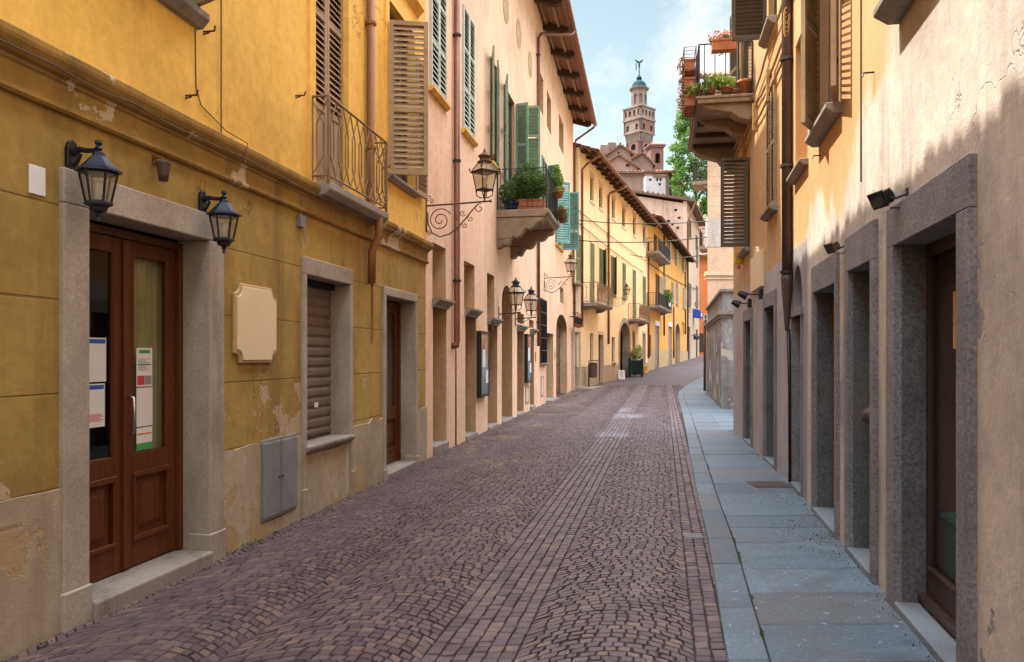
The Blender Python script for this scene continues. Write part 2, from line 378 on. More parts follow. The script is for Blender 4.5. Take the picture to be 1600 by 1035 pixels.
m['carved'] = stone('carved', (.33,.25,.17), (.23,.165,.105), .5, 3, 60, (.08,.06,.04), .6, .7, .9)
m['bluestone'] = slabmat()
m['thresh'] = stone('thresh', (.20,.225,.24), (.13,.145,.155), .4, 2, 90, (.15,.12,.1), .2, .4, .6)
m['cobble'] = island('cobble', (.122,.080,.082), (.066,.044,.050), (.165,.108,.085), .5, 90, .5, ((.15,.115,.09), .3), .4, dust=True)
m['mortar'] = island('mortar', (.045,.034,.028), (.045,.034,.028), (.045,.034,.028), .95, 40, .4, ((.14,.105,.055), .45))
m['earth'] = stucco('earth', (.16,.13,.09), (.11,.10,.06), (.06,.07,.03), .6, .05, cracks=0)
m['door_wood'] = wood('door_wood', (.135,.040,.009), (.065,.018,.005), .42, 1.0, 2, .25)
m['door_dark'] = wood('door_dark', (.055,.028,.018), (.03,.016,.011), .5)
m['door_old'] = wood('door_old', (.17,.075,.035), (.10,.045,.022), .7)
m['beam'] = wood('beam', (.085,.05,.032), (.045,.026,.018), .85, 1, 1)
m['beam_light'] = wood('beam_light', (.36,.22,.11), (.22,.13,.07), .85, 1, 0)
m['shutter_tan'] = paint('shutter_tan', (.34,.23,.12), (.13,.085,.05), .6, .75)
m['shutter_sage'] = paint('shutter_sage', (.20,.26,.155), (.30,.30,.2), .2, .6)
m['shutter_green'] = paint('shutter_green', (.235,.345,.225), (.28,.36,.27), .2, .6)
m['shutter_pale'] = paint('shutter_pale', (.46,.50,.40), (.25,.3,.22), .3, .6)
m['shutter_teal'] = paint('shutter_teal', (.15,.33,.285), (.25,.4,.35), .2, .55)
m['shutter_olive'] = paint('shutter_olive', (.20,.21,.10), (.12,.12,.06), .3, .65)
m['shutter_brown'] = paint('shutter_brown', (.105,.078,.05), (.05,.035,.025), .5, .7)
m['shutter_white'] = paint('shutter_white', (.62,.56,.47), (.4,.33,.25), .3, .6)
m['roller'] = paint('roller', (.17,.125,.10), (.11,.075,.05), .4, .55)
m['grey_metal'] = paint('grey_metal', (.20,.20,.195), (.12,.1,.08), .3, .5)
m['iron'] = paint('iron', (.022,.020,.020), (.06,.035,.02), .35, .5, .3, 0.0, .5)
m['iron_blue'] = paint('iron_blue', (.012,.014,.018), (.02,.02,.025), .3, .4, .3, 0, .3)
m['roof_blue'] = paint('roof_blue', (.012,.019,.036), (.016,.018,.024), .3, .38, .3, 0, .35)  # blue of the reflected sky put into the lamp roof colour
m['rust'] = paint('rust', (.13,.075,.045), (.21,.105,.05), .6, .75)
m['rail_tan'] = paint('rail_tan', (.23,.145,.075), (.11,.06,.035), .5, .7)
m['copper'] = paint('copper', (.20,.075,.035), (.12,.05,.03), .4, .45, .3, .2)
m['pipe_brown'] = paint('pipe_brown', (.085,.052,.042), (.05,.03,.025), .4, .5)
m['pipe_ochre'] = paint('pipe_ochre', (.24,.10,.03), (.14,.06,.025), .5, .55)
m['pipe_grey'] = paint('pipe_grey', (.42,.42,.40), (.3,.28,.25), .3, .5)
m['terracotta'] = paint('terracotta', (.42,.15,.065), (.5,.28,.18), .3, .8)
m['glazed_blue'] = plain('glazed_blue', (.02,.035,.14), .15)
m['cream_sign'] = paint('cream_sign', (.74,.56,.33), (.6,.45,.26), .12, .6, .06)
m['cream_edge'] = paint('cream_edge', (.50,.33,.15), (.35,.22,.1), .3, .6, .1)
m['white'] = paint('white', (.72,.70,.66), (.5,.45,.4), .12, .7, .05)
m['white_wall'] = stucco('white_wall', (.46,.43,.42), (.36,.32,.31), (.4,.33,.3), .4, .5, cracks=0)
m['blue_print'] = plain('blue_print', (.02,.10,.35)); m['green_print'] = plain('green_print', (.06,.32,.06)); m['red_print'] = plain('red_print', (.5,.05,.04)); m['grey_print'] = plain('grey_print', (.25,.24,.25)); m['orange_print'] = plain('orange_print', (.6,.22,.05))
m['yellow'] = paint('yellow', (.75,.5,.03), (.5,.35,.05), .15, .5)
m['dark_green'] = paint('dark_green', (.008,.035,.03), (.02,.05,.04), .3, .4)
m['black'] = plain('black', (.012,.012,.013), .45)
m['dark_void'] = plain('dark_void', (.012,.011,.010), .9)
m['blue_awning'] = plain('blue_awning', (.02,.06,.35), .6)
m['brass'] = plain('brass', (.55,.38,.15), .35, 1.0); m['steel'] = plain('steel', (.6,.58,.55), .3, 1.0)
m['bulb'] = plain('bulb', (.75,.72,.62), .3)
m['curtain'] = wood('curtain', (.62,.50,.22), (.5,.4,.16), .9, .25)
m['road_paint'] = island('road_paint', (.25,.23,.23), (.16,.14,.145), (.12,.09,.10), .7, 60, .4)
m['brick_wall'] = brick('brick_wall', (.26,.12,.09), (.20,.09,.07), (.30,.22,.18), 1.0, .45)
m['brick_pale'] = brick('brick_pale', (.17,.085,.065), (.13,.065,.05), (.23,.165,.135), 1.0, .7)
m['brick_tower'] = brick('brick_tower', (.19,.08,.062), (.15,.062,.05), (.24,.165,.135), 1.0, .45)
m['tower_stone'] = stucco('tower_stone', (.28,.215,.18), (.20,.145,.12), (.11,.075,.06), .8, .4, cracks=0)
m['dome'] = paint('dome', (.02,.045,.055), (.04,.07,.07), .4, .8, .3, 0, .1)
m['tile'] = tile('tile', (.27,.13,.085), (.17,.08,.055), (.24,.18,.14))
m['tile_dark'] = tile('tile_dark', (.20,.10,.07), (.13,.065,.05), (.16,.13,.10))
m['soffit'] = island('soffit', (.34,.16,.10), (.25,.12,.08), (.18,.09,.06), .85, 30, .3)
m['leaf'] = leafmat('leaf', (.045,.10,.02), (.09,.17,.03), (.02,.05,.012))
m['leaf_dark'] = leafmat('leaf_dark', (.03,.065,.02), (.05,.10,.03), (.09,.14,.05))
m['leaf_bright'] = leafmat('leaf_bright', (.12,.25,.03), (.18,.33,.05), (.07,.16,.02))
m['leaf_tree'] = leafmat('leaf_tree', (.035,.10,.022), (.07,.17,.03), (.015,.045,.012))
m['leaf_light'] = leafmat('leaf_light', (.25,.36,.08), (.36,.45,.14), (.12,.22,.05))
m['flower'] = leafmat('flower', (.60,.012,.02), (.70,.025,.04), (.70,.10,.14))
m['bark'] = wood('bark', (.11,.08,.05), (.06,.045,.03), .9)
m['cable'] = plain('cable', (.03,.027,.025), .6); m['cable_tan'] = paint('cable_tan', (.42,.25,.10), (.3,.17,.07), .4, .7)
m['paper'] = plain('paper', (.72,.68,.64), .7); m['cardboard'] = paint('cardboard', (.62,.32,.07), (.5,.25,.06), .2, .7, .08)
m['green_fabric'] = paint('green_fabric', (.10,.20,.14), (.08,.15,.1), .2, .6)
m['shop_red'] = wood('shop_red', (.30,.115,.065), (.22,.08,.045), .6)
def glassmat():
    g = G('glass_clear'); tr = g.n('BsdfTransparent', Color=(.82,.84,.82,1)); gl = g.n('BsdfGlossy', Color=(1,1,1,1), Roughness=.02)
    fr = g.n('LayerWeight', Blend=.5); mx = g.n('MixShader', Fac=g.math('ADD', g.math('MULTIPLY', g.math('POWER', fr.outputs[1], 3.5), .42), .03))
    g.nt.links.new(tr.outputs[0], mx.inputs[1]); g.nt.links.new(gl.outputs[0], mx.inputs[2]); g.nt.links.new(mx.outputs[0], g.out.inputs[0]); return g.mat
m['glass'] = glassmat()
m['glass_sun'] = plain('glass_sun', (.03,.032,.034), .06, 0, .8)
m['glass_dark'] = plain('glass_dark', (.02,.021,.022), .06, 0, .6)
def frosted():
    g = G('lamp_glass'); col = g.mix(g.noise(2.5, 4), (.60,.52,.40), (.44,.37,.28)); g.done(col, .15, None, .5)
    tr = g.n('BsdfTransparent', Color=(.9,.87,.8,1)); mx = g.n('MixShader', Fac=.30)
    g.nt.links.new(tr.outputs[0], mx.inputs[1]); g.nt.links.new(g.p.outputs[0], mx.inputs[2]); g.nt.links.new(mx.outputs[0], g.out.inputs[0]); return g.mat
m['lamp_glass'] = frosted()
def poster():
    g = G('poster'); v = g.n('TexVoronoi', Vector=g.map((5,5,3)), Scale=1.0); col = g.mix(.8, v.outputs[1], (.09,.075,.08), 'MIX')
    col = g.mix(g.ramp(g.noise(6, 3), .5, .6, 0, .8), col, (.05,.045,.06)); return g.done(col, .12, None, .6)
m['poster'] = poster()
# ------------------------------------------------------------------ camera, light, sky
cd = bpy.data.cameras.new('camera'); cam = bpy.data.objects.new('camera', cd); COL.objects.link(cam)
cd.sensor_width = 36.0; cd.lens = 27.0; cd.shift_y = (HY-517.5)/1600.0; cd.clip_end = 3000; cd.clip_start = .05
cam.location = (0, 0, HC); cam.rotation_euler = (radians(90), 0, 0); scn.camera = cam
SUN_EL, SUN_AZ = radians(60), Vector((-.955, .297, 0)).normalized()
sd = bpy.data.lights.new('sun', 'SUN'); sun = bpy.data.objects.new('sun', sd); COL.objects.link(sun)
sd.energy = SUN_E; sd.angle = radians(.4); sd.color = (1.0, .93, .80)
tosun = Vector((SUN_AZ.x*cos(SUN_EL), SUN_AZ.y*cos(SUN_EL), sin(SUN_EL)))
sun.rotation_euler = tosun.to_track_quat('Z', 'Y').to_euler(); sun.location = tosun*60
w = bpy.data.worlds.new('World'); scn.world = w; w.use_nodes = True; nt = w.node_tree; nt.nodes.clear()
def wn(t, **k):
    n_ = nt.nodes.new('ShaderNode'+t)
    for a, b in k.items(): setattr(n_, a, b)
    return n_
wo = wn('OutputWorld'); bg = wn('Background'); sky = wn('TexSky', sky_type='NISHITA', sun_disc=False)
sky.sun_elevation = SUN_EL; sky.sun_rotation = math.atan2(SUN_AZ.x, SUN_AZ.y); sky.air_density = 1.0; sky.dust_density = .6; sky.ozone_density = 1.2; sky.altitude = 300
bg.inputs[1].default_value = SKY_E
tc = wn('TexCoord'); mp = wn('Mapping'); mp.inputs['Scale'].default_value = (3.2, 3.2, 6.0); mp.inputs['Location'].default_value = CLOUD_LOC
nz = wn('TexNoise'); nz.inputs['Scale'].default_value = 1.0; nz.inputs['Detail'].default_value = 7; nz.inputs['Roughness'].default_value = .58; nz.inputs['Distortion'].default_value = .25
mr = wn('MapRange'); mr.inputs[1].default_value = .47; mr.inputs[2].default_value = .60
mx = wn('Mix', data_type='RGBA'); mx.inputs[7].default_value = CLOUD_COL
L = nt.links.new
L(tc.outputs['Generated'], mp.inputs[0]); L(mp.outputs[0], nz.inputs[0]); L(nz.outputs[0], mr.inputs[0]); L(mr.outputs[0], mx.inputs[0]); geo = wn('SeparateXYZ'); L(tc.outputs['Generated'], geo.inputs[0]); er = wn('MapRange'); er.inputs[1].default_value = .44; er.inputs[2].default_value = .72; er.inputs[4].default_value = .85; L(geo.outputs[2], er.inputs[0])
mul = wn('Mix', data_type='RGBA', blend_type='MULTIPLY'); mul.inputs[0].default_value = 1.0; L(sky.outputs[0], mul.inputs[6]); mul.inputs[7].default_value = SKY_LOW
hi = wn('Mix', data_type='RGBA'); hi.inputs[7].default_value = SKY_HIGH  # bright pale upper sky, out of view, added to lift the shaded street
L(mul.outputs[2], mx.inputs[6]); L(mx.outputs[2], hi.inputs[6]); L(er.outputs[0], hi.inputs[0]); L(hi.outputs[2], bg.inputs[0]); L(bg.outputs[0], wo.inputs[0])
vs = scn.view_settings; vs.view_transform = 'Standard'; vs.look = 'None'; vs.exposure = EXPO; vs.gamma = 1.0
scn.cycles.max_bounces = 8; scn.cycles.diffuse_bounces = 5; scn.cycles.transparent_max_bounces = 16
scn.cycles.sample_clamp_indirect = 6.0

# ------------------------------------------------------------------ plan lines (X as a function of distance Y)
def interp(tab, y):
    if y <= tab[0][0]: a, b = tab[0], tab[1]
    elif y >= tab[-1][0]: a, b = tab[-2], tab[-1]
    else:
        for a, b in zip(tab, tab[1:]):
            if a[0] <= y <= b[0]: break
    return a[1] + (b[1]-a[1])*(y-a[0])/(b[0]-a[0])
def leftX(Y): return -3.404 + .1762*Y if Y < 35.2 else -8.56 + .33*Y
KT = [(-8,-1.30),(4.14,1.15),(6.42,1.648),(8.35,2.03),(11.6,2.70),(16,3.62),(21.7,4.80),(27,5.86),(31,6.70),(33.9,7.38),(39.7,9.17),(49.8,12.6),(70,19.3),(100,29.2),(130,39.2)]
def kerbX(Y): return interp(KT, Y)
def rightX(Y):
    if Y < 9.55: return 3.46 - .22*(9.55-Y)
    if Y < 16.27: return 3.46 + .183*(Y-9.55)
    if Y < 33: return 6.20 + .206*(Y-22.6) + .6
    return 8.6 + .34*(Y-33)
FL = Frame((-3.404, 0), (.1762, 1)); FC = Frame((-8.56, 0), (.33, 1))
FR1 = Frame((3.46, 9.55), (-.22, -1)); FR2 = Frame((4.69, 16.27), (-.183, -1))

# ------------------------------------------------------------------ ground, street, pavement
mb = MB()
def terrain(X, Y):
    h = ground(max(Y, 0)) - .35
    t = min(1, max(0, (Y-104)/45)); return h + 30*t*t*(3-2*t)
ys = [-60,-20,0,10,20,30,40,50,60,70,80,90,100,106,112,118,124,130,140,150,170,220,300,600]; xs_ = [-500,-200,-100,-60,-30,0,30,60,100,200,500]
ids = {(i,j): mb.pt((x, y, terrain(x, y))) for i, x in enumerate(xs_) for j, y in enumerate(ys)}
for i in range(len(xs_)-1):
    for j in range(len(ys)-1): mb.face((ids[i,j], ids[i+1,j], ids[i+1,j+1], ids[i,j+1]))
mb.build('ground', m['earth'], kind='structure')
NEAR = 39.0
mb = MB(); Y = -8.0; yy = []
while Y < 112: yy.append(Y); Y += 1.0
prev = None
for Y in yy:
    z = ground(Y) + (-.012 if Y < NEAR else 0.0)
    L_, R_ = leftX(Y)-.3, kerbX(Y)+.1
    row = [mb.pt((L_+(R_-L_)*k/6, Y, z)) for k in range(7)]
    if prev:
        mb.mi = 0 if Y <= NEAR else 1
        for k in range(6): mb.face((prev[k], prev[k+1], row[k+1], row[k]))
    prev = row
def farcob():
    g = G('cobble_far'); v = g.n('TexVoronoi', Vector=g.obj(), Scale=9.0)
    col = g.mix(g.sep(v.outputs[1])[0], (.072,.047,.050), (.040,.028,.032)); col = g.mix(g.ramp(g.noise(.5, 5), .5, .66, 0, .45), col, (.13,.10,.085))
    return g.done(col, .6, g.bump(v.outputs[0], .5, .02), .4)
mb.build('street', [m['mortar'], farcob()], kind='structure')

mb = MB()
def white_patch(X, Y):
    px = CX + FPX*X/Y; py = HY + FPX*HC/Y
    for (a, b, c, d) in ((932,676,984,683),(958,647,1003,653),(968,638,985,644)):
        if a < px < b and False: pass
        if a < px < c and b < py < d: return True
    return False
def cobble_at(cor, far=False):
    # cor: four (X,Y) corners
    cx = sum(p[0] for p in cor)/4; cy = sum(p[1] for p in cor)/4
    if cx < leftX(cy)+.03 or cx > kerbX(cy)+.03: return
    z0 = random.uniform(-.002, .002); tx, ty = random.gauss(0,.022), random.gauss(0,.022); s = .87
    B = [mb.pt((x, y, -.03+ground(cy))) for x, y in cor]
    mid = [mb.pt((cx+(x-cx)*.965, cy+(y-cy)*.965, z0-.005+(x-cx)*tx+(y-cy)*ty+ground(cy))) for x, y in cor]
    top = [mb.pt((cx+(x-cx)*s, cy+(y-cy)*s, z0+(x-cx)*tx+(y-cy)*ty+ground(cy))) for x, y in cor]
    mb.mi = 1 if white_patch(cx, cy) else 0
    for k in range(4):
        j = (k+1) % 4
        mb.face((mid[k], mid[j], top[j], top[k])); mb.face((B[k], B[j], mid[j], mid[k]))
    mb.face(top)
def runX(Y): return -1.03 + .197*Y
G_ = .0036
def put(u0, u1, v00, v01, v10, v11):
    # u0..u1 across; v00,v01 near/far at u0, v10,v11 at u1
    J = lambda s=.0055: random.uniform(-s, s)
    cor = []
    for u, v in ((u0+G_, v00+G_), (u1-G_, v10+G_), (u1-G_, v11-G_), (u0+G_, v01-G_)):
        v += J(); cor.append((runX(v)+u+J(), v))
    cobble_at(cor)
Y0, Y1 = 3.3, NEAR
def straight(u0, n, w):
    for k in range(n):
        v = Y0 + random.uniform(0, .1)
        while v < Y1:
            l = random.uniform(.066, .11) if v < 14 else random.uniform(.09,.14)
            put(u0+k*w, u0+(k+1)*w, v, v+l, v, v+l); v += l
straight(-.245, 6, .0817)
straight(1.20, 3, .088)
def arcs(ua, ub, sag, pitch):
    W = ub-ua; n = max(1, round(W/.082)); v = Y0-sag-.2
    f = lambda u: sag*(1-((2*(u-ua)/W)-1)**2)
    while v < Y1:
        off = random.uniform(-.03, .03); us = [ua+W*k/n + (off+random.uniform(-.012,.012) if 0 < k < n else 0) for k in range(n+1)]
        p = pitch*random.uniform(.94, 1.06)
        for a, b in zip(us, us[1:]): put(a, b, v+f(a), v+f(a)+p, v+f(b), v+f(b)+p)
        v += p
arcs(.245, 1.20, .26, .066)
Y0 = 22.0
for k in range(2): arcs(1.47+1.0*k, 2.47+1.0*k, .26, .066)
Y0 = 3.3
for k in range(4): arcs(-.245-1.06*(k+1), -.245-1.06*k, .27, .067)
print('cobble faces', len(mb.f))
mb.build('cobblestone_paving', [m['cobble'], m['road_paint']], kind='structure')

# kerb and pavement slabs
KH = .022
mb = MB(); Y = -6.0
while Y < 108:
    l = random.uniform(.75, 1.25) if Y < 33 else random.uniform(1.2, 1.8); a, b = Y+.004, Y+l-.004
    n = 1
    g0, g1 = ground(a), ground(b); z = KH + random.uniform(-.004,.004); W = .215
    P = [(kerbX(a), a, g0), (kerbX(a)+W, a, g0), (kerbX(b)+W, b, g1), (kerbX(b), b, g1)]
    A = [mb.pt((x, y, g_-.1)) for x, y, g_ in P]; B = [mb.pt((x, y, g_+z)) for x, y, g_ in P]
    mb.face(B)
    for k in range(4): mb.face((A[k], A[(k+1)%4], B[(k+1)%4], B[k]))
    Y += l
mb.build('kerb', m['bluestone'], kind='structure', bevel=.006)
mb = MB(); Y = -6.0; bed = MB(); first = True
while Y < 108:
    l = random.uniform(.48, .78) if Y < 33 else random.uniform(.8, 1.2); a, b = Y+.003, Y+l-.003
    z = KH - .004 + random.uniform(-.003,.003); g0, g1 = ground(a), ground(b)
    ra, rb = rightX(a)+.15, rightX(b)+.15
    cuts = [0, 1] if not (16.4 < Y < 20.5) else [0, .3, .62, 1]
    for c0, c1 in zip(cuts, cuts[1:]):
        def XX(Yv, r, c): 
            l0 = kerbX(Yv)+.224; return l0 + (r-l0)*c
        e = .003 if c0 else 0
        sk = random.uniform(-.012, .012)
        P = [(XX(a,ra,c0)+e, a, g0), (XX(a,ra,c1)-e, a+sk, g0), (XX(b,rb,c1)-e, b+sk, g1), (XX(b,rb,c0)+e, b, g1)]
        A = [mb.pt((x, y, g_-.1)) for x, y, g_ in P]; B = [mb.pt((x, y, g_+z)) for x, y, g_ in P]
        mb.face(B)
        for k in range(4): mb.face((A[k], A[(k+1)%4], B[(k+1)%4], B[k]))
    Y += l
mb.build('pavement', m['bluestone'], kind='structure', bevel=.005)
mb = MB(); prev = None
for Y in yy:
    row = [mb.pt((kerbX(Y)+.02, Y, ground(Y)+KH-.016)), mb.pt((rightX(Y)+.4, Y, ground(Y)+KH-.016))]
    if prev: mb.face((prev[0], prev[1], row[1], row[0]))
    prev = row
mb.build('pavement_bed', m['mortar'], kind='structure')
# weeds in the kerb joint and litter on the slabs
mb = MB()
for _ in range(420):
    Y = 3.4 + 14*random.random()**2
    if math.sin(Y*3.1)+math.sin(Y*7.7)+math.sin(Y*1.3) > .9:
        leaves_mb(mb, (kerbX(Y)+.219+random.gauss(0,.006), Y, KH+.002), (.008,.02,.008), 5, .018, 1)
for _ in range(160):
    Y = random.uniform(3.6, 11); leaves_mb(mb, (leftX(Y)+random.uniform(.0,.05), Y, .008), (.012,.03,.01), 4, .02, 1) if math.sin(Y*2.3)>.3 else None
mb.build('weeds', m['leaf_dark'], kind='stuff')
mb = MB()
for (px, py, sx, sy, n) in ((1300, 855, .16, .55, 420), (1195, 712, .22, .45, 260), (1262, 800, .15, .5, 120), (1240,790,.3,1.2,120)):
    Y_ = FPX*(HC-KH)/(py-HY); X_ = (px-CX)/FPX*Y_
    for _ in range(n):
        x, y = random.gauss(X_, sx), random.gauss(Y_, sy)
        if kerbX(y)+.1 < x < rightX(y)-.02: leaves_mb(mb, (x, y, KH+.005), (.003,.003,.003), 1, random.uniform(.005,.02), 3)
for _ in range(900):
    if random.random() < .5: y = 3.4+14*random.random()**1.5; x = rightX(y)-.03-abs(random.gauss(0,.05)); z = KH+.003
    else: y = 3.8+26*random.random()**1.5; x = leftX(y)+.03+abs(random.gauss(0,.07)); z = .004
    leaves_mb(mb, (x, y, z), (.003,.003,.002), 1, random.uniform(.006,.022), 3)
mb.build('leaf_litter', G('litter').done((.075,.055,.04), .9), kind='stuff')
# ------------------------------------------------------------------ building helpers
class Bld:
    def __init__(s, F, x0, name, label, cat='house', group=None, z=0.0):
        s.F = F; s.x0 = x0; s.z = z; s.e = thing(name, label, cat, F.M @ T(x0, 0, z), group)
    def add(s, mb, name, mat, **k): return mb.build(name, mat, s.e, T(-s.x0, 0, -s.z), **k)
    def sub(s, par, mb, name, mat, M=None, **k): return mb.build(name, mat, par, M, **k)
def sill_mb(x0, x1, z, proj=.1, th=.07, ov=.07):
    mb = MB(); mb.prism([(-proj, z-th*.45), (-proj, z), (.06, z+.004), (.06, z-th), (-proj*.45, z-th)], 'x', x0-ov, x1+ov); return mb
def hood_mb(x0, x1, z, proj=.13, th=.13, ov=.07):
    mb = MB()
    pr = [(.05, z-th), (-.03, z-th), (-.04, z-th*.75), (-proj*.6, z-th*.55), (-proj*.85, z-th*.3), (-proj, z-th*.25), (-proj, z), (.05, z)]
    mb.prism(pr[::-1], 'x', x0-ov, x1+ov); return mb
def window(b, x0, x1, z0, z1, d, mat, glass=None, bars=1, panes=3, leaves=None, leafmat_=None, sill=None, hood=None, nsl=26, mids=(.5,), name='window', solid=0.0):
    fr = MB(); f = .06
    fr.box(x0-.01, x0+f, d-.06, d, z0, z1); fr.box(x1-f, x1+.01, d-.06, d, z0, z1); fr.box(x0, x1, d-.058, d-.002, z0, z0+f); fr.box(x0, x1, d-.058, d-.002, z1-f, z1)
    xm = (x0+x1)/2
    if bars: fr.box(xm-.035, xm+.035, d-.057, d-.003, z0, z1)
    for k in range(1, panes): fr.box(x0, x1, d-.05, d-.01, z0+(z1-z0)*k/panes-.015, z0+(z1-z0)*k/panes+.015)
    wd = b.add(fr, name, mat)
    g_ = MB().box(x0-.01, x1+.01, d-.03, d-.022, z0, z1); b.sub(wd, g_, 'pane', glass or m['glass_dark'])
    if sill: b.sub(wd, sill_mb(x0, x1, z0, *sill[1:]), 'sill', sill[0], bevel=.004)
    if hood: b.sub(wd, hood_mb(x0, x1, z1+hood[1]), 'hood', hood[0])
    for lf in (leaves or []):
        side, ang = lf[0], lf[1]; w_ = lf[2] if len(lf) > 2 else (x1-x0)/2
        y = lf[3] if len(lf) > 3 else .02
        h = z1-z0-.03
        mbl = leaf_mb(w_, h, nsl, mids=mids, flip=1 if side == 'L' else -1, solid=solid)
        b.sub(wd, mbl, 'shutter', leafmat_, hinge(x0 if side == 'L' else x1, y, z0+.015, ang))
    return wd
def panel_door(b, x0, x1, z0, z1, d, mat, leaves=2, glass_from=.36, glazed=True, handle=True, name='door', gm=None, th=.05, panels=1):
    fr = MB(); f = .055
    fr.box(x0-.01, x0+f, d-.03, d+.03, z0, z1); fr.box(x1-f, x1+.01, d-.03, d+.03, z0, z1); fr.box(x0, x1, d-.028, d+.028, z1-f, z1)
    xa, xb = x0+f, x1-f; W = (xb-xa)/leaves; st = min(.10, W*.2)
    gl = MB(); pn = MB()
    H = z1-f-z0; zg = z0+H*glass_from
    for k in range(leaves):
        a, c = xa+W*k+.003, xa+W*(k+1)-.003
        fr.box(a, a+st, d, d+th, z0+.01, z1-f); fr.box(c-st, c, d, d+th, z0+.01, z1-f)
        fr.box(a+st, c-st, d+.002, d+th, z0+.01, z0+.2); fr.box(a+st, c-st, d+.002, d+th, z1-f-.11, z1-f)
        if glazed or panels > 1:
            fr.box(a+st, c-st, d+.001, d+th, zg-.15, zg)
        zones = [(z0+.2, zg-.15)] if glazed else ([(z0+.2, zg-.15), (zg, z1-f-.11)] if panels > 1 else [(z0+.2, z1-f-.11)])
        for (za, zb) in zones:
            pn.box(a+st-.005, c-st+.005, d+.022, d+th-.005, za-.005, zb+.005)
            # bolection mouldings and a raised field
            for (p, q, r, s_) in ((a+st-.015, c-st+.015, za-.012, za+.022), (a+st-.015, c-st+.015, zb-.022, zb+.018)): fr.box(p, q, d-.016, d+.02, r, s_)
            for (p, q) in ((a+st-.013, a+st+.018), (c-st-.018, c-st+.013)): fr.box(p, q, d-.012, d+.02, za+.02, zb-.02)
            i = .055; o = .1
            if c-a-2*st > .3 and zb-za > .25:
                A = [(a+st+i, d+.022, za+i), (c-st-i, d+.022, za+i), (c-st-i, d+.022, zb-i), (a+st+i, d+.022, zb-i)]; B = [(a+st+o, d+.006, za+o), (c-st-o, d+.006, za+o), (c-st-o, d+.006, zb-o), (a+st+o, d+.006, zb-o)]
                for t in range(4): pn.poly([A[t], A[(t+1)%4], B[(t+1)%4], B[t]])
                pn.poly(B)
        if glazed:
            gl.box(a+st-.004, c-st+.004, d+.02, d+.026, zg-.004, z1-f-.10)
            for (p, q, r, s_) in ((a+st, a+st+.012, zg, z1-f-.11), (c-st-.012, c-st, zg, z1-f-.11)): fr.box(p, q, d+.005, d+.03, r, s_)
    if leaves == 2:
        xm = (xa+xb)/2; fr.box(xm-.028, xm+.028, d-.022, d+.01, z0+.02, z1-f-.01)
    dr = b.add(fr, name, mat, bevel=.004)
    b.sub(dr, pn, 'door_panel', mat)
    if glazed: b.sub(dr, gl, 'pane', gm or m['glass_dark'])
    else: pass
    if handle:
        xm = (xa+xb)/2 if leaves == 2 else xb-st/2; zh = z0+H*.47
        h = MB(); hx = xm+.015 if leaves == 2 else xm
        h.tube([(hx, d-.02, zh-.13), (hx, d-.065, zh-.12), (hx, d-.07, zh), (hx, d-.065, zh+.12), (hx, d-.02, zh+.13)], .009, 8)
        b.sub(dr, h, 'handle', m['steel'], smooth=True)
    return dr
def plank_door(b, x0, x1, z0, z1, d, mat, name='door', arch=0, n=8):
    mb = MB(); xm, a = (x0+x1)/2, (x1-x0)/2; zt = z1-arch
    for k in range(n):
        p, q = x0+(x1-x0)*k/n, x0+(x1-x0)*(k+1)/n
        f = lambda x: zt + (arch*sqrt(max(0, 1-((x-xm)/a)**2)) if arch else 0)
        mb.prism([(p+.003, z0), (q-.003, z0), (q-.003, f(q)+.02), (p+.003, f(p)+.02)], 'y', d, d+.05)
    for z in (z0+.12, z0+(zt-z0)*.5, zt-.1): mb.box(x0, x1, d-.02, d+.01, z-.07, z+.07)
    return b.add(mb, name, mat)
def roller(b, x0, x1, z0, z1, d, n, mat, name='roller_shutter'):
    mb = MB(); h = (z1-z0)/n
    for k in range(n):
        a = z0+k*h
        mb.prism([(d+.03, a), (d+.03, a+h), (d+.012, a+h), (d, a+h*.7), (d, a+h*.3), (d+.012, a+.004)], 'x', x0-.02, x1+.02)
    return b.add(mb, name, mat)
def pipe(b, pts, r, mat, name='downpipe', clips=(), funnel=None):
    mb = MB(); mb.tube(pts, r, 10)
    o = b.add(mb, name, mat, smooth=True)
    for (x, y, z) in clips:
        cl = MB(); cl.lathe([(r*1.02, -.02), (r*1.35, -.018), (r*1.35, .018), (r*1.02, .02)], 10, (x, y, z)); cl.box(x-.008, x+.008, y, y+r*2.2, z-.01, z+.01)
        b.sub(o, cl, 'pipe_clip', m['iron'] if mat is not m['pipe_ochre'] else mat)
    return o
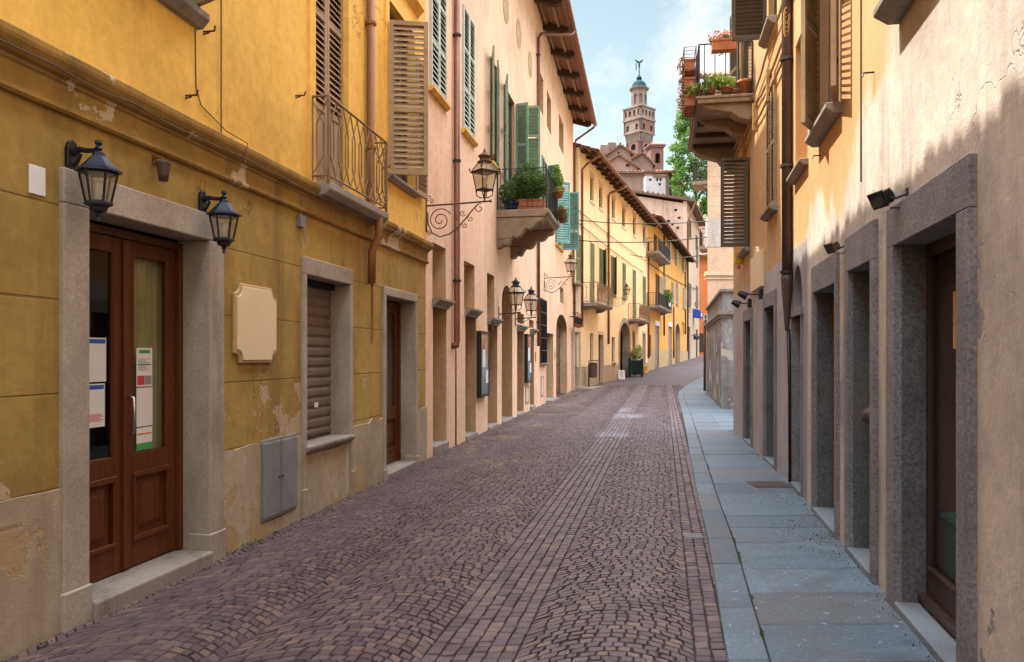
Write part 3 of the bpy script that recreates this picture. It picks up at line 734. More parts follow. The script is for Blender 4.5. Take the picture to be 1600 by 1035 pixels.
def rail_panel(mb, pts, h, n, r=.008, style='plain', top=.014, z0=.06):
    "railing along a plan polyline pts (x,y,z)"
    pts = [Vector(p) for p in pts]
    for p in pts: mb.box(p.x-.014, p.x+.014, p.y-.014, p.y+.014, p.z, p.z+h)
    for a, b in zip(pts, pts[1:]):
        up = Vector((0,0,1))
        mb.tube([a+up*h, b+up*h], top, 6); mb.tube([a+up*z0, b+up*z0], top*.8, 6)
        L_ = (b-a).length; k_ = max(1, round(n*L_))
        for k in range(k_):
            t0, t1 = k/k_, (k+1)/k_; p, q = a.lerp(b, t0), a.lerp(b, t1); c = p.lerp(q, .5)
            if style == 'plain': mb.tube([c+up*z0, c+up*h], r, 5)
            elif style == 'lyre':   # crossing straps that run parallel in the middle
                for (s0, s1) in ((p, q), (q, p)):
                    e0, e1 = s0.lerp(s1, .28), s0.lerp(s1, .28)
                    mb.tube([s1+up*z0, s0.lerp(s1,.30)+up*(h*.30), s0.lerp(s1,.30)+up*(h*.68), s1+up*(h*.98)], r, 5)
            elif style == 'scroll':
                mb.tube([p+up*z0, p+up*h], r, 5)
                d = (q-p); rr = L_/k_*.30
                for zc in (z0+.12, h-.14):
                    mb.tube([c + d.normalized()*(rr*cos(t*.5)*(.4+.6*t/12)) + up*(zc+rr*sin(t*.5)*(.4+.6*t/12)) for t in range(13)], r*.8, 4)
                mb.tube([c+up*(z0+.2), c+up*(h-.2)], r, 4)
    return mb

# ------------------------------------------------------------------ yellow house, left foreground
P = FL.at; XL = FL.X
x_end = XL(665)
yh = Bld(FL, -7.0, 'stucco_house', 'ochre yellow stucco house in left foreground with stone framed doors and tan shutters')
D1 = Op(XL(132), XL(322), -.2, 2.49, .24)
W1 = Op(XL(475), XL(543.5), P(475,698)[1], P(475,428)[1], .27)
D2 = Op(XL(600), XL(647), -.2, P(600,461)[1], .26)
FW = Op(XL(489), XL(541), 3.335, 6.15, .10)
RW = Op(XL(605), XL(645), 3.97, 6.25, .16)
UW = Op(XL(-150), XL(302), 4.17, 6.4, .16)
chase = Op(XL(579.2), XL(583.4), P(581,538)[1], P(581,443)[1], .07, 0, True)
side_ops = []
ZC = 3.1
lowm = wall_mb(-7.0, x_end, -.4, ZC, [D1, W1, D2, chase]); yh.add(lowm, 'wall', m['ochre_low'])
TILT = .145  # slope of the unseen eave line, set to shape its shadow on the opposite wall
def tilted(mb, z):
    mb.v = [(x, y, zz + TILT*(x-x_end)) if zz > z else (x, y, zz) for x, y, zz in mb.v]; return mb
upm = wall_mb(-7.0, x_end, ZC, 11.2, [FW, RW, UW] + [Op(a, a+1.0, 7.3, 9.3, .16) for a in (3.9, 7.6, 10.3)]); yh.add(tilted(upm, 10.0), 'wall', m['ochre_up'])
# grey rendered base in pieces between the openings
e = .02
def plinth(a, b, zt):
    n = max(1, int((b-a)/.12)); top = [(a+(b-a)*k/n, zt+random.uniform(-.012,.012)+(.03 if random.random()<.12 else 0)) for k in range(n+1)]
    pl = MB(); pl.prism([(a,-.4),(b,-.4)] + top[::-1], 'y', -e, .02); yh.add(pl, 'plinth', m['plinth'])
plinth(-7.0, D1.x0-.205, .835); plinth(D1.x1+.10, XL(404), .825); plinth(XL(459.5)+.0, W1.x0-.08, .80); plinth(W1.x0, W1.x1, W1.z0-.09); plinth(W1.x1+.09, D2.x0-.07, .775); plinth(D2.x1+.06, x_end, .80); plinth(XL(404), XL(459.5), .12)
# cornice
co = MB(); prof = [(.02,3.0),(-.03,3.0),(-.045,3.015),(-.045,3.035),(-.022,3.045),(-.022,3.165),(-.035,3.175),(-.04,3.19),(-.065,3.20),(-.095,3.225),(-.115,3.255),(-.12,3.275),(-.12,3.305),(-.105,3.318),(.0,3.335),(.02,3.335)]
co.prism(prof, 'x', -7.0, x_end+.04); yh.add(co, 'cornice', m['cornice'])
ca = MB(); pts = []
for k in range(40):
    x = -1+k*(x_end+1)/39; pts.append((x, -.128-random.uniform(0,.008), 3.19+random.uniform(-.012,.012)))
ca.tube(pts, .0045, 5); ca.tube([(P(304,130)[0], -.006, 4.05), (P(304,130)[0]+.01, -.006, 3.62), (P(312,200)[0], -.01, 3.5), (P(350,230)[0], -.02, 3.40), (P(365,240)[0], -.125, 3.335), (P(360,250)[0], -.13, 3.16)], .0045, 5); ca.tube([(P(345,100)[0], -.005, 9), (P(345,100)[0], -.005, 3.345)], .0045, 5)
yh.add(ca, 'cable', m['shutter_brown'])
# surrounds
yh.add(surround_mb(D1, .205, .035, .2, -.2, .42), 'door_surround', m['frame_stone'], bevel=.008)
yh.add(surround_mb(D2, .085, .035, .11, -.2, .33), 'door_surround', m['frame_stone'], bevel=.008)
s1 = surround_mb(W1, .075, .035, .17, -.2); s1.box(W1.x0-.087, W1.x0, -.045, .02, -.3, .28); s1.box(W1.x1, W1.x1+.1, -.045, .02, -.3, .28)
yh.add(s1, 'window_surround', m['frame_stone'], bevel=.008)
# doors
st = MB(); st.prism([(D1.x0+.01,-.3),(D1.x1-.01,-.3),(D1.x1-.01,.095),(D1.x0+.6,.10),(D1.x0+.01,.105)], 'y', -.075, .3); yh.add(st, 'doorstep', m['slab_stone'], bevel=.015, seg=2)
st = MB().box(D2.x0+.01, D2.x1-.01, -.05, .3, -.3, .06); yh.add(st, 'doorstep', m['slab_stone'], bevel=.012)
d1 = panel_door(yh, D1.x0, D1.x1, .10, D1.z1-.03, .22, m['door_wood'], 2, .35, gm=m['glass'])
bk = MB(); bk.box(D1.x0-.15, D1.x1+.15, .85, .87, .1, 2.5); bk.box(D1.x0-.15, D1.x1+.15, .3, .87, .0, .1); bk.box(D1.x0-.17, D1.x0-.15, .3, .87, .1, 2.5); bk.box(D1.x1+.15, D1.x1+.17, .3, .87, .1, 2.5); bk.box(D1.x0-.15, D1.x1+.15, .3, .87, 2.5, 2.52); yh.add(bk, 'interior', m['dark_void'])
cu = MB(); xm = (D1.x0+D1.x1)/2; n = 40
for k in range(n):
    a, b_ = xm+.20+.5*k/n, xm+.20+.5*(k+1)/n; cu.poly([(a, .30+.008*sin(k*1.1), .5), (b_, .30+.008*sin(k*1.1+1.1), .5), (b_, .30+.008*sin(k*1.1+1.1), 2.4), (a, .30+.008*sin(k*1.1), 2.4)])
yh.add(cu, 'curtain', m['curtain'])
panel_door(yh, D2.x0, D2.x1, .06, D2.z1-.03, .23, m['door_wood'], 1, .36, gm=m['glass'], handle=False)
bk = MB(); bk.box(D2.x0-.1, D2.x1+.1, .36, .38, .1, 2.5); yh.add(bk, 'curtain', m['curtain'])
r = roller(yh, W1.x0, W1.x1, W1.z0-.0, W1.z1-.06, .20, 15, m['roller'])
hb = MB(); hb.box(W1.x0-.01, W1.x1+.01, .15, .26, W1.z1-.07, W1.z1+.01); yh.sub(r, hb, 'shutter_box', m['dark_void'])
hb = MB(); hb.box(P(491,660,.2)[0], P(494,660,.2)[0]+.05, .198, .2005, 1.03, 1.085); yh.sub(r, hb, 'sticker', m['white'])
hb = MB(); hb.tube([(W1.x0+.1, .19, W1.z0+.03), (W1.x0+.35, .17, W1.z0+.05), (W1.x1-.1, .19, W1.z0+.04)], .008, 6); hb.box(W1.x0+.4, W1.x0+.47, .16, .19, W1.z0+.02, W1.z0+.07); yh.sub(r, hb, 'padlock', m['iron'])
sl = sill_mb(W1.x0-.02, W1.x1+.02, W1.z0+.005, .075, .085, .02); sl.box(W1.x0+.005, W1.x1-.005, .05, .26, W1.z0-.06, W1.z0+.004); yh.add(sl, 'window_sill', m['slab_stone'], bevel=.01)
# utility cabinet
xa, xb = XL(404), XL(459.5); za, zb = .13, P(404,690)[1]
cb = MB(); cb.box(xa, xb, -.03, .04, za, zb); ub = yh.add(cb, 'utility_cabinet', m['grey_metal'])
for k in range(2):
    q = MB(); w_ = (xb-xa)/2; q.box(xa+w_*k+.015, xa+w_*(k+1)-.012, -.04, -.029, za+.025, zb-.025); dd = yh.sub(ub, q, 'cabinet_door', m['grey_metal'], bevel=.003)
    q = MB(); x = xa+w_-.035 if k == 0 else xa+w_+.03; q.lathe([(.012,0),(.012,.01)], 8, (0,0,0)); yh.sub(dd, q, 'lock', m['iron'], T(x, -.04, (za+zb)/2) @ RX(radians(90)))
# french window with balcony
wd = MB(); wd.box(FW.x0-.03, FW.x1+.03, .09, .12, FW.z0, FW.z1); wdo = yh.add(wd, 'french_window', m['shutter_tan'])
hw = (FW.x1-FW.x0)/2
for k, (x, a, fl) in enumerate(((FW.x0, 0, 1), (FW.x1, 180, -1))):
    yh.sub(wdo, leaf_mb(hw-.004, 2.78, 40, .055, .04, (.31,.66), fl, .30, .5), 'shutter', m['shutter_tan'], hinge(x, .055, FW.z0+.01, a))
tr = MB(); 
for (a, c) in ((FW.x0-.13, FW.x0+.004), (FW.x1-.004, FW.x1+.10)): tr.box(a, c, -.03, .05, FW.z0, FW.z1+.2)
tr.box(FW.x0-.13, FW.x1+.1, -.028, .05, FW.z1-.004, FW.z1+.22); yh.add(tr, 'window_surround', m['ochre_up'])
bx0, bx1, bp = XL(484), XL(581), .20
ba = MB(); ba.prism([(.0,3.20),(-bp*.8,3.215),(-bp,3.25),(-bp-.02,3.27),(-bp-.02,3.345),(.0,3.345)], 'x', bx0, bx1); bo = yh.add(ba, 'balcony', m['slab_stone'], bevel=.008)
ra = MB(); rail_panel(ra, [(bx0+.0,-.02,3.345),(bx0+.0,-bp,3.345),(bx1-.04,-bp,3.345),(bx1-.04,-.02,3.345)], .86, 5.4, .0075, 'lyre', .013); yh.sub(bo, ra, 'railing', m['rail_tan'])
# right window: both leaves open at right angles
rw = window(yh, RW.x0, RW.x1, RW.z0, RW.z1, .14, m['shutter_brown'], leaves=[], sill=(m['slab_stone'], .09, .08, .08))
hd = MB(); hd.prism([(.02,RW.z1+.1),(-.03,RW.z1+.1),(-.03,RW.z1+.3),(-.09,RW.z1+.36),(-.13,RW.z1+.40),(-.13,RW.z1+.45),(.02,RW.z1+.47)], 'x', RW.x0-.18, RW.x1+.16)
for (a, c) in ((RW.x0-.13, RW.x0+.003), (RW.x1-.003, RW.x1+.13)): hd.box(a, c, -.032, .05, RW.z0-.0, RW.z1+.1)
hd.box(RW.x0-.13, RW.x1+.13, -.034, .05, RW.z1-.003, RW.z1+.12); yh.sub(rw, hd, 'hood', m['ochre_up'])
yh.sub(rw, leaf_mb(.50, 2.0, 26, .055, .045, (.42,), 1, 0, .5), 'shutter', m['shutter_tan'], hinge(RW.x0-.06, -.05, RW.z0-.02, -72))
yh.sub(rw, leaf_mb(.46, 2.0, 26, .055, .045, (.42,), -1, 0, .5), 'shutter', m['shutter_tan'], hinge(RW.x1+.02, -.04, RW.z0-.02, 357))
uw = window(yh, UW.x0, UW.x1, UW.z0, UW.z1, .14, m['shutter_brown'], leaves=[], sill=(m['slab_stone'], .10, .11, .06))
yh.sub(uw, leaf_mb(.62, 2.1, 26, .06, .045, (.5,), -1), 'shutter', m['shutter_tan'], hinge(UW.x1-.05, -.03, UW.z0+.01, 180+66))
for a in (3.9, 7.6, 10.3): window(yh, a, a+1.0, 7.3, 9.3, .14, m['shutter_brown'], leaves=[('L',0),('R',180)], leafmat_=m['shutter_tan'], sill=(m['slab_stone'],.09,.08,.08))
# downpipe
xp = XL(580, -.07); zc_ = P(580,443,-.07)[1]
pipe(yh, [(xp,-.065,10.4),(xp,-.065,3.42),(xp,-.10,3.36),(xp,-.165,3.30),(xp,-.165,3.02),(xp,-.08,2.86),(xp,-.075,zc_)], .05, m['pipe_ochre'], clips=[(xp,-.065,z) for z in (4.1,5.6,7.2,8.8)])
pipe(yh, [(xp,.03,zc_+.02),(xp,.03,.3)], .022, m['pipe_brown'])
# iron shutter catches
for (px, py) in ((318,50),(462,150),(598,262),(290,150)):
    hk = MB(); x, z = P(px, py); hk.tube([(x,0,z),(x,-.09,z),(x-.02,-.11,z+.03)], .008, 5); hk.tube([(x,0,z-.02),(x,-.05,z-.01)], .006, 5)
    yh.add(hk, 'shutter_catch', m['iron'])
q = MB(); x, z = P(471, 347, -.03); q.box(x-.05, x+.05, -.05, .0, z-.05, z+.06); q.tube([(x,-.03,z+.06),(x,-.03,z+.4)], .006, 5); q.tube([(x+.02,-.03,z-.05),(x+.05,-.05,z-.2),(x-.04,-.05,z-.26),(x-.06,-.03,z-.1)], .005, 5); yh.add(q, 'junction_box', m['grey_metal'])
def eaves(b, x0, x1, zw, ov, drop, depth, rise, spacing, mat_tile=None, ragged=.03, gutter=True, rafter=(.11,.16), gm=None, first=.4, parent_name='roof', purlin=True):
    "roof slab of tiles over boards, rafters and a gutter; zw = height where the soffit meets the wall"
    mt = mat_tile or m['tile']; sl = drop/ov
    Z = lambda y: zw + sl*y if y < 0 else zw + (sl if rise is None else rise)*y
    tb = MB(); n = int((x1-x0)/.21)
    yr = [-ov-.06, -ov*.5, 0, depth*.33, depth*.66, depth]
    for k in range(n):       # barrel tiles laid in columns
        xa = x0+(x1-x0)*k/n; xb = x0+(x1-x0)*(k+1)/n; w_ = xb-xa; xm = (xa+xb)/2
        cs = [(xm+w_*.5*cos(pi*(1-j/5)), .055*sin(pi*j/5)) for j in range(6)]
        ysub = [-ov-.06+random.uniform(-ragged,ragged)]
        while ysub[-1] < depth: ysub.append(ysub[-1]+ (.42 if ysub[-1] < 1 else 1.2))
        for ya, yb in zip(ysub, ysub[1:]):
            A = [tb.pt((x, ya, Z(ya)+.10+h+.02)) for x, h in cs]; B = [tb.pt((x, yb, Z(yb)+.085+h)) for x, h in cs]
            for j in range(5): tb.face((A[j], A[j+1], B[j+1], B[j]))
            tb.face(A[::-1] if False else A)
    tb.poly([(x0,-ov,Z(-ov)+.085),(x1,-ov,Z(-ov)+.085),(x1,0,Z(0)+.085),(x0,0,Z(0)+.085)]); tb.poly([(x0,0,Z(0)+.085),(x1,0,Z(0)+.085),(x1,depth,Z(depth)+.085),(x0,depth,Z(depth)+.085)])
    ro = b.add(tb, parent_name, mt)
    bd = MB(); nb = int((ov+.3)/.11)
    for k in range(nb):      # boards across the rafters
        ya = -ov+.02+k*(ov+.3)/nb; yb = ya+(ov+.3)/nb-.012
        bd.prism([(ya, Z(ya)+.05), (yb, Z(yb)+.05), (yb, Z(yb)+.08), (ya, Z(ya)+.08)], 'x', x0+.02, x1-.02)
    b.sub(ro, bd, 'soffit', m['soffit'])
    x = x0+first
    k = 0
    while x < x1-.05:
        rf = MB(); w_, h_ = rafter
        rf.prism([(-ov+.12, Z(-ov+.12)+.045), (.2, Z(.2)+.045), (.2, Z(.2)+.045-h_), (-ov+.28, Z(-ov+.28)+.045-h_), (-ov+.12, Z(-ov+.12)+.045-h_*.5)][::-1], 'x', x-w_/2, x+w_/2)
        b.sub(ro, rf, 'rafter', m['beam'])
        x += spacing; k += 1
    if purlin:
        pu = MB(); 
        for y in (-ov*.55, -ov*.12): pu.prism([(y-.04, Z(y)+.03),(y+.04,Z(y)+.03),(y+.04,Z(y)-.035),(y-.04,Z(y)-.035)][::-1], 'x', x0+.03, x1-.03)
        b.sub(ro, pu, 'purlin', m['beam_light'])
    if gutter:
        gt = MB(); zc = Z(-ov)+.05; R = .075
        pr = [(-ov-.06+R*cos(t), zc+R*sin(t)) for t in [pi+pi*k/8 for k in range(9)]] + [(-ov-.06+R*.88*cos(t), zc+R*.88*sin(t)) for t in [2*pi-pi*k/8 for k in range(9)]]
        gt.prism(pr, 'x', x0, x1); b.sub(ro, gt, 'gutter', gm or m['copper'])
    return ro
sh = Matrix.Identity(4); sh[2][0] = TILT; sh[2][3] = -TILT*x_end
yr_ = eaves(yh, -7.0, x_end, 11.2, .75, .25, 4.5, None, 1.0, ragged=.035, gutter=False); yr_.matrix_basis = T(7.0, 0, 0) @ sh  # unseen roof sheared and left ragged to shape the shadow edge across the street

# ------------------------------------------------------------------ pink house
xs, xe = x_end+.0, XL(896)
ph = Bld(FL, xs, 'stucco_house', 'long salmon pink house with green shutters, carved balcony and deep timber eaves')
ZE = 12.42
def opx(pa, pb, pyb, pyt, ref=None, d=.35, arch=0, back=False):
    xa, xb = XL(pa), XL(pb); r_ = ref or pa
    zb = -.3 if pyb is None else P(r_, pyb)[1]
    return Op(xa, xb, zb, P(r_, pyt)[1], d, arch, back)
O1u = opx(675.6,696.5,464,378,d=.34,back=True); O1 = opx(676.5,697.4,None,480,d=.34)
O2u = opx(725,741.5,482,407,d=.34,back=True); O2 = opx(727,743.6,None,494,d=.34)
O3u = opx(761,772.5,495,426,d=.34,back=True); O3 = opx(762,777,None,507,d=.34)
OA = opx(784,800.5,None,445.5,790,d=.45,arch=.42)
O4u = opx(808,818.5,504,488,d=.3,back=True); O4 = opx(808,818.5,None,517,d=.34)
O5u = opx(826.7,834,512,499,d=.3,back=True); O5 = opx(828,834.5,None,522,d=.3)
GW = opx(843,852,568,467,d=.18); O6 = opx(853.5,864.5,None,520,d=.3); AD = opx(869,886,None,492,878,d=.35,arch=.65)
SL = opx(875,880.5,472,448,d=.25,back=True)
PW1 = Op(XL(671),XL(695),5.80,8.05,.14); PW2 = Op(XL(722),XL(739.5),5.76,8.07,.14); PW3 = Op(XL(766),XL(777),5.80,8.1,.14)
PF = Op(XL(787),XL(804),4.90,8.05,.16); PW5 = Op(XL(846),XL(855),5.8,8.05,.14); PW6 = Op(XL(868),XL(877.5),5.75,8.05,.14)
ov = [Op(P(px,py)[0]-.38, P(px,py)[0]+.38, P(px,py)[1]-.38, P(px,py)[1]+.38, .1) for px, py in ((790,12),(810,53),(828,101))]
at_ = [opx(843,849,169,110,d=.3,back=True), opx(854.5,861,197,140,d=.3,back=True), opx(873.5,880.5,227,177,d=.3,back=True)]
WX = ph
ops = [O1u,O1,O2u,O2,O3u,O3,OA,O4u,O4,O5u,O5,GW,O6,AD,SL,PW1,PW2,PW3,PF,PW5,PW6]+at_
wm = wall_mb(xs, xe, -.4, ZE, ops, back_mi=1, rev_mi=1)  # reveals get the darker tan: shade of the recesses put into the colour
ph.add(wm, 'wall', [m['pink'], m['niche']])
for o in ov:   # bricked-up oval vents, drawn as shallow recessed discs
    mbo = MB(); cx, cz = (o.x0+o.x1)/2, (o.z0+o.z1)/2
    mbo.lathe([(.37,0),(.37,.012),(.33,.014),(.33,.006),(0,.006)], 28); ph.add(mbo, 'oval_vent', m['niche']).matrix_basis = T(cx-xs, -.0, cz) @ RX(radians(90))
for o, hd_ in ((O1,1),(O2,1),(O3,1),(O4,1),(O5,1)):
    h = hood_mb(o.x0, o.x1, o.z1+.15, .14, .15, .05); ph.add(h, 'door_hood', m['slab_stone'])
for o, mt_ in ((O1,'door_old'),(O2,'door_dark'),(O3,'door_old'),(O4,'door_old'),(O5,'door_old'),(O6,'grey_metal')):
    plank_door(ph, o.x0, o.x1, .0, o.z1, o.d-.045, m[mt_], n=6)
plank_door(ph, OA.x0, OA.x1, .0, OA.z1, OA.d-.05, m['door_old'], arch=.42); plank_door(ph, AD.x0, AD.x1, .0, AD.z1, AD.d-.05, m['door_old'], arch=.65, n=10)
for o, h in ((O1,.15),(O2,.08),(O3,.06),(OA,.05),(O4,.06),(O5,.11),(O6,.07)):
    ph.add(MB().box(o.x0+.0, o.x1-.0, -.05 if o is not O6 else -.2, o.d-.06, -.2, h), 'doorstep', m['slab_stone'], bevel=.012)
def win_pair(o, leaves, mat, nsl=24, **k): return window(ph, o.x0, o.x1, o.z0, o.z1, .13, m['shutter_brown'], leaves=leaves, leafmat_=mat, nsl=nsl, mids=(.33,.66) if nsl > 20 else (.5,), **k)
SO = (m['ochre_up'], .09, .09, .07)
win_pair(PW1, [('L',0,.465,-.02),('R',180,.465,-.02)], m['shutter_pale'], sill=SO); win_pair(PW2, [('L',0,None or (PW2.x1-PW2.x0)/2,-.02),('R',180,(PW2.x1-PW2.x0)/2,-.02)], m['shutter_pale'], sill=SO)
win_pair(PW3, [('L',-166,.55,-.05),('R',189,.55,-.03)], m['shutter_sage'], sill=SO)
pf = win_pair(PF, [('L',-166,.62,-.05),('R',258,.34,-.03)], m['shutter_green'], 32)
ph.sub(pf, leaf_mb(.58, 3.10, 34, .055, .04, (.25,.5,.75), -1), 'shutter', m['shutter_green'], hinge(PF.x1+.13, -.06, 4.92, 276))
win_pair(PW5, [('L',0,.5,-.02),('R',250,.4,-.03)], m['shutter_teal'], sill=SO)
win_pair(PW6, [('L',-60,.55,-.03),('R',268,.66,-.03)], m['shutter_teal'], sill=SO)
gw = MB(); x0, x1, z0, z1 = GW.x0, GW.x1, GW.z0, GW.z1
gw.box(x0-.01,x1+.01,.14,.16,z0,z1); go = ph.add(gw, 'window', m['glass_dark'])
gg = MB()
for k in range(9): gg.tube([(x0+(x1-x0)*k/8, -.05, z0-.03), (x0+(x1-x0)*k/8, -.05, z1+.03)], .012, 6)
for k in range(6): gg.box(x0-.02, x1+.02, -.062, -.046, z0+(z1-z0)*k/5-.015, z0+(z1-z0)*k/5+.015)
for a in (x0, x1): gg.box(a-.02, a+.02, -.06, .05, z0, z0+.03); gg.box(a-.02, a+.02, -.06, .05, z1-.03, z1)
ph.sub(go, gg, 'window_grille', m['iron_blue']); ph.sub(go, sill_mb(x0, x1, z0, .1, .07, .05), 'sill', m['slab_stone'])
# small meter doors and plates
for (a, c, t, u) in ((821,825.8,606,629),(845,848.8,590,618)):
    xa, xb = XL(a), XL(c); za, zb = P(a,u)[1], P(a,t)[1]
    q = MB(); q.box(xa,xb,-.012,.01,za,zb); dd = ph.add(q, 'meter_door', m['pink_pale']); q = MB()
    for (p,r_,s_,t_) in ((xa-.03,xa,za,zb),(xb,xb+.03,za,zb),(xa-.03,xb+.03,zb,zb+.03),(xa-.03,xb+.03,za-.03,za)): q.box(p,r_,-.02,.01,s_,t_)
    ph.sub(dd, q, 'frame', m['grey_metal'])
# carved balcony
B0, B1, BP, BZ = XL(775.5), XL(775.5)+2.15, 1.15, 4.87
sb = MB(); sb.prism([(0,BZ-.17),(-BP+.06,BZ-.17),(-BP+.03,BZ-.12),(-BP-.02,BZ-.10),(-BP-.04,BZ-.06),(-BP-.04,BZ),(0,BZ)], 'x', B0, B1); bo = ph.add(sb, 'balcony', m['carved'], bevel=.012)
con = [(0,4.0),(-.10,4.02),(-.16,4.10),(-.20,4.06),(-.28,4.09),(-.32,4.18),(-.37,4.26),(-.45,4.23),(-.55,4.28),(-.60,4.36),(-.66,4.44),(-.76,4.42),(-.86,4.47),(-.93,4.56),(-1.03,4.58),(-1.08,4.64),(-1.08,4.70),(0,4.70)]
for x in (B0+.02, B1-.30):
    q = MB(); q.prism(con, 'x', x, x+.26)
    q.prism([(y*.9-.03, z*1.0+.02) for y, z in con], 'x', x+.05, x+.21)
    ph.sub(bo, q, 'console', m['carved'], bevel=.02)
rr = MB(); rail_panel(rr, [(B0+.04,-.02,BZ),(B0+.04,-BP+.02,BZ),(B1-.04,-BP+.02,BZ),(B1-.04,-.02,BZ)], .92, 8.5, .007, 'plain', .011); ph.sub(bo, rr, 'railing', m['iron'])
q = MB()
for k in range(4): z = 4.2-.03*k; q.tube([(B0-.02+.2*k, -.02, z), (B0-.1+.2*k, -.35-.05*k, z+.02)], .012, 5)
ph.sub(bo, q, 'iron_stay', m['rust'])
# pipes
x = XL(714,-.07); pipe(ph, [(x,-.07,12.2),(x,-.07,P(714,532,-.07)[1]),(x-.03,-.07,P(714,540,-.07)[1]),(x-.1,.02,P(714,541,-.07)[1])], .055, m['copper'], clips=[(x,-.07,z) for z in (2.9,5.0,7.2,9.4)])
pipe(ph, [(XL(711.5),-.012,P(711,540)[1]),(XL(711.5),-.012,.0)], .012, m['copper'])
x = XL(841,-.06); xg = XL(880,-.95)
pipe(ph, [(x+1.5,-1.0,12.05),(x+1.4,-.95,11.93),(x+.15,-.12,11.5),(x,-.07,11.3),(x,-.07,P(841,541,-.06)[1])], .05, m['copper'], clips=[(x,-.07,z) for z in (2.6,9.2,10.8)])
x = xe-.14; pipe(ph, [(xe-.3,-1.0,12.05),(xe-.35,-.95,11.93),(x,-.12,11.45),(x,-.07,11.2),(x,-.07,9.9),(x+.05,-.07,8.5),(x+.05,-.07,2.9)], .05, m['copper'], clips=[(x,-.07,z) for z in (9.,6.,4.)])
pipe(ph, [(xe-.05,-.09,6.0),(xe-.05,-.09,.0)], .065, m['pipe_grey'], clips=[(xe-.05,-.09,z) for z in (1.,3.,5.)])
eaves(ph, xs-.0, xe+.05, ZE, .95, .30, 5.0, None, 2.05, first=1.2, rafter=(.2,.24))
# ------------------------------------------------------------------ right side, near house (granite framed doors)
Q, XR = FR1.at, FR1.X
def opr(pl_, pr_, pzt, ref, F=FR1, zb=-.3, d=.2, **k):
    return Op(F.X(pl_), F.X(pr_), zb, F.at(ref, pzt)[1], d, **k)
RS = Op(XR(1405), XR(1508), -.3, 2.285, .19)
RD2 = Op(XR(1330), XR(1367), -.3, 2.27, .30)
RD3 = Op(XR(1274), XR(1309), -.3, 2.23, .21)
RN = Op(XR(1239), XR(1253.5), -.3, 2.05, .24); RNf = Op(XR(1239), XR(1253.5), 2.13, 2.13+.52, .2, arch=.47)
RB = Op(XR(1243), XR(1262), 3.70, 5.25, .22, back=True)
RW1 = Op(XR(1281), XR(1313), 3.74, 5.7, .16); RW2 = Op(XR(1409), XR(1462), 3.76, 5.7, .16)
g = None
def right_mat():
    mt = stucco('right_wall', (.62,.52,.425), (.45,.385,.335), (.23,.19,.165), .85, .7, bump=.42, cracks=.4, peel=(.1, 2.3, .60, (.34,.305,.32)), light=((.62,.55,.47), .8),
                zone=None, grime=.6)
    g = G.__new__(G); g.mat = mt; g.nt = mt.node_tree; g.co = None
    g.p = [n_ for n_ in g.nt.nodes if n_.type == 'BSDF_PRINCIPLED'][0]
    base = g.p.inputs['Base Color'].links[0].from_socket
    X, Y, Z = g.sep()
    wob = g.ramp(g.noise(1.1, 6, .65, g.map((1,1,.6), (2,2,2))), .25, .75, -.7, .7)
    zl = g.math('ADD', g.math('SUBTRACT', Z, g.math('MULTIPLY', X, .10)), wob)
    o1 = g.ramp(zl, 2.70, 3.05); o2 = g.ramp(g.math('ADD', X, g.math('MULTIPLY', wob, .5)), XR(1392), XR(1382)) 
    o2 = g.ramp(g.math('ADD', X, g.math('MULTIPLY', wob, .4)), XR(1392)-.35, XR(1392)+.35, 1, 0)
    om = g.math('MULTIPLY', o1, o2)
    oc = g.mix(g.ramp(g.noise(.8, 6, .65), .35, .65), (.55,.335,.16), (.49,.28,.125))
    col = g.mix(om, base, oc)
    # grey paint round the arched doorway
    gz = g.math('MULTIPLY', g.ramp(X, XR(1262)-.06, XR(1262), 1, 0), g.ramp(g.math('ADD', Z, g.math('MULTIPLY', wob, .12)), 2.86, 2.88, 1, 0))
    col = g.mix(gz, col, g.mix(g.noise(1.5, 5), (.32,.295,.30), (.24,.22,.22)))
    g.nt.links.new(col, g.p.inputs['Base Color']); return mt
rh = Bld(FR1, 0.0, 'stucco_house', 'weathered beige and orange plaster house with granite door frames in right foreground')
rx1 = 19.0
UPW = ((.02,.62,6.05,6.95),(2.02,2.6,7.5,8.4),(2.75,3.3,6.5,7.35),(3.5,4.25,6.3,7.3),(6.6,7.5,6.2,7.9),(9.5,10.4,6.2,7.9))
w_ = wall_mb(0, rx1, -.4, 10.8, [RS,RD2,RD3,RN,RNf,RB,RW1,RW2] + [Op(a,b_,c_,d_,.08) for a,b_,c_,d_ in UPW], depth=7); rh.add(w_, 'wall', right_mat())
rh.add(surround_mb(RS, .155, .04, .245, -.2), 'door_surround', m['granite'], bevel=.006)
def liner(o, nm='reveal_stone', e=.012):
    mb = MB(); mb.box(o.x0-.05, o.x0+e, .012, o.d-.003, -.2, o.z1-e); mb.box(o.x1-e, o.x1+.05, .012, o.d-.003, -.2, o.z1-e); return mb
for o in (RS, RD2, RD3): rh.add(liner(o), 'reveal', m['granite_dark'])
rh.add(surround_mb(RD2, .10, .035, .27, -.2), 'door_surround', m['granite'], bevel=.006)
rh.add(surround_mb(RD3, .085, .03, .26, -.2), 'door_surround', m['granite'], bevel=.006)
lt = MB(); lt.box(RN.x0-.1, RN.x1+.1, -.03, .22, 2.05, 2.135); lt.box(RN.x0-.06, RN.x0+.005, -.02, .22, -.2, 2.05); lt.box(RN.x1-.005, RN.x1+.06, -.02, .22, -.2, 2.05); rh.add(lt, 'door_surround', m['granite'], bevel=.005)
for o in (RS, RD2, RD3, RN): rh.add(MB().box(o.x0+.008, o.x1-.008, -.035, o.d+.05, -.1, KH+.045), 'threshold', m['thresh'], bevel=.006)
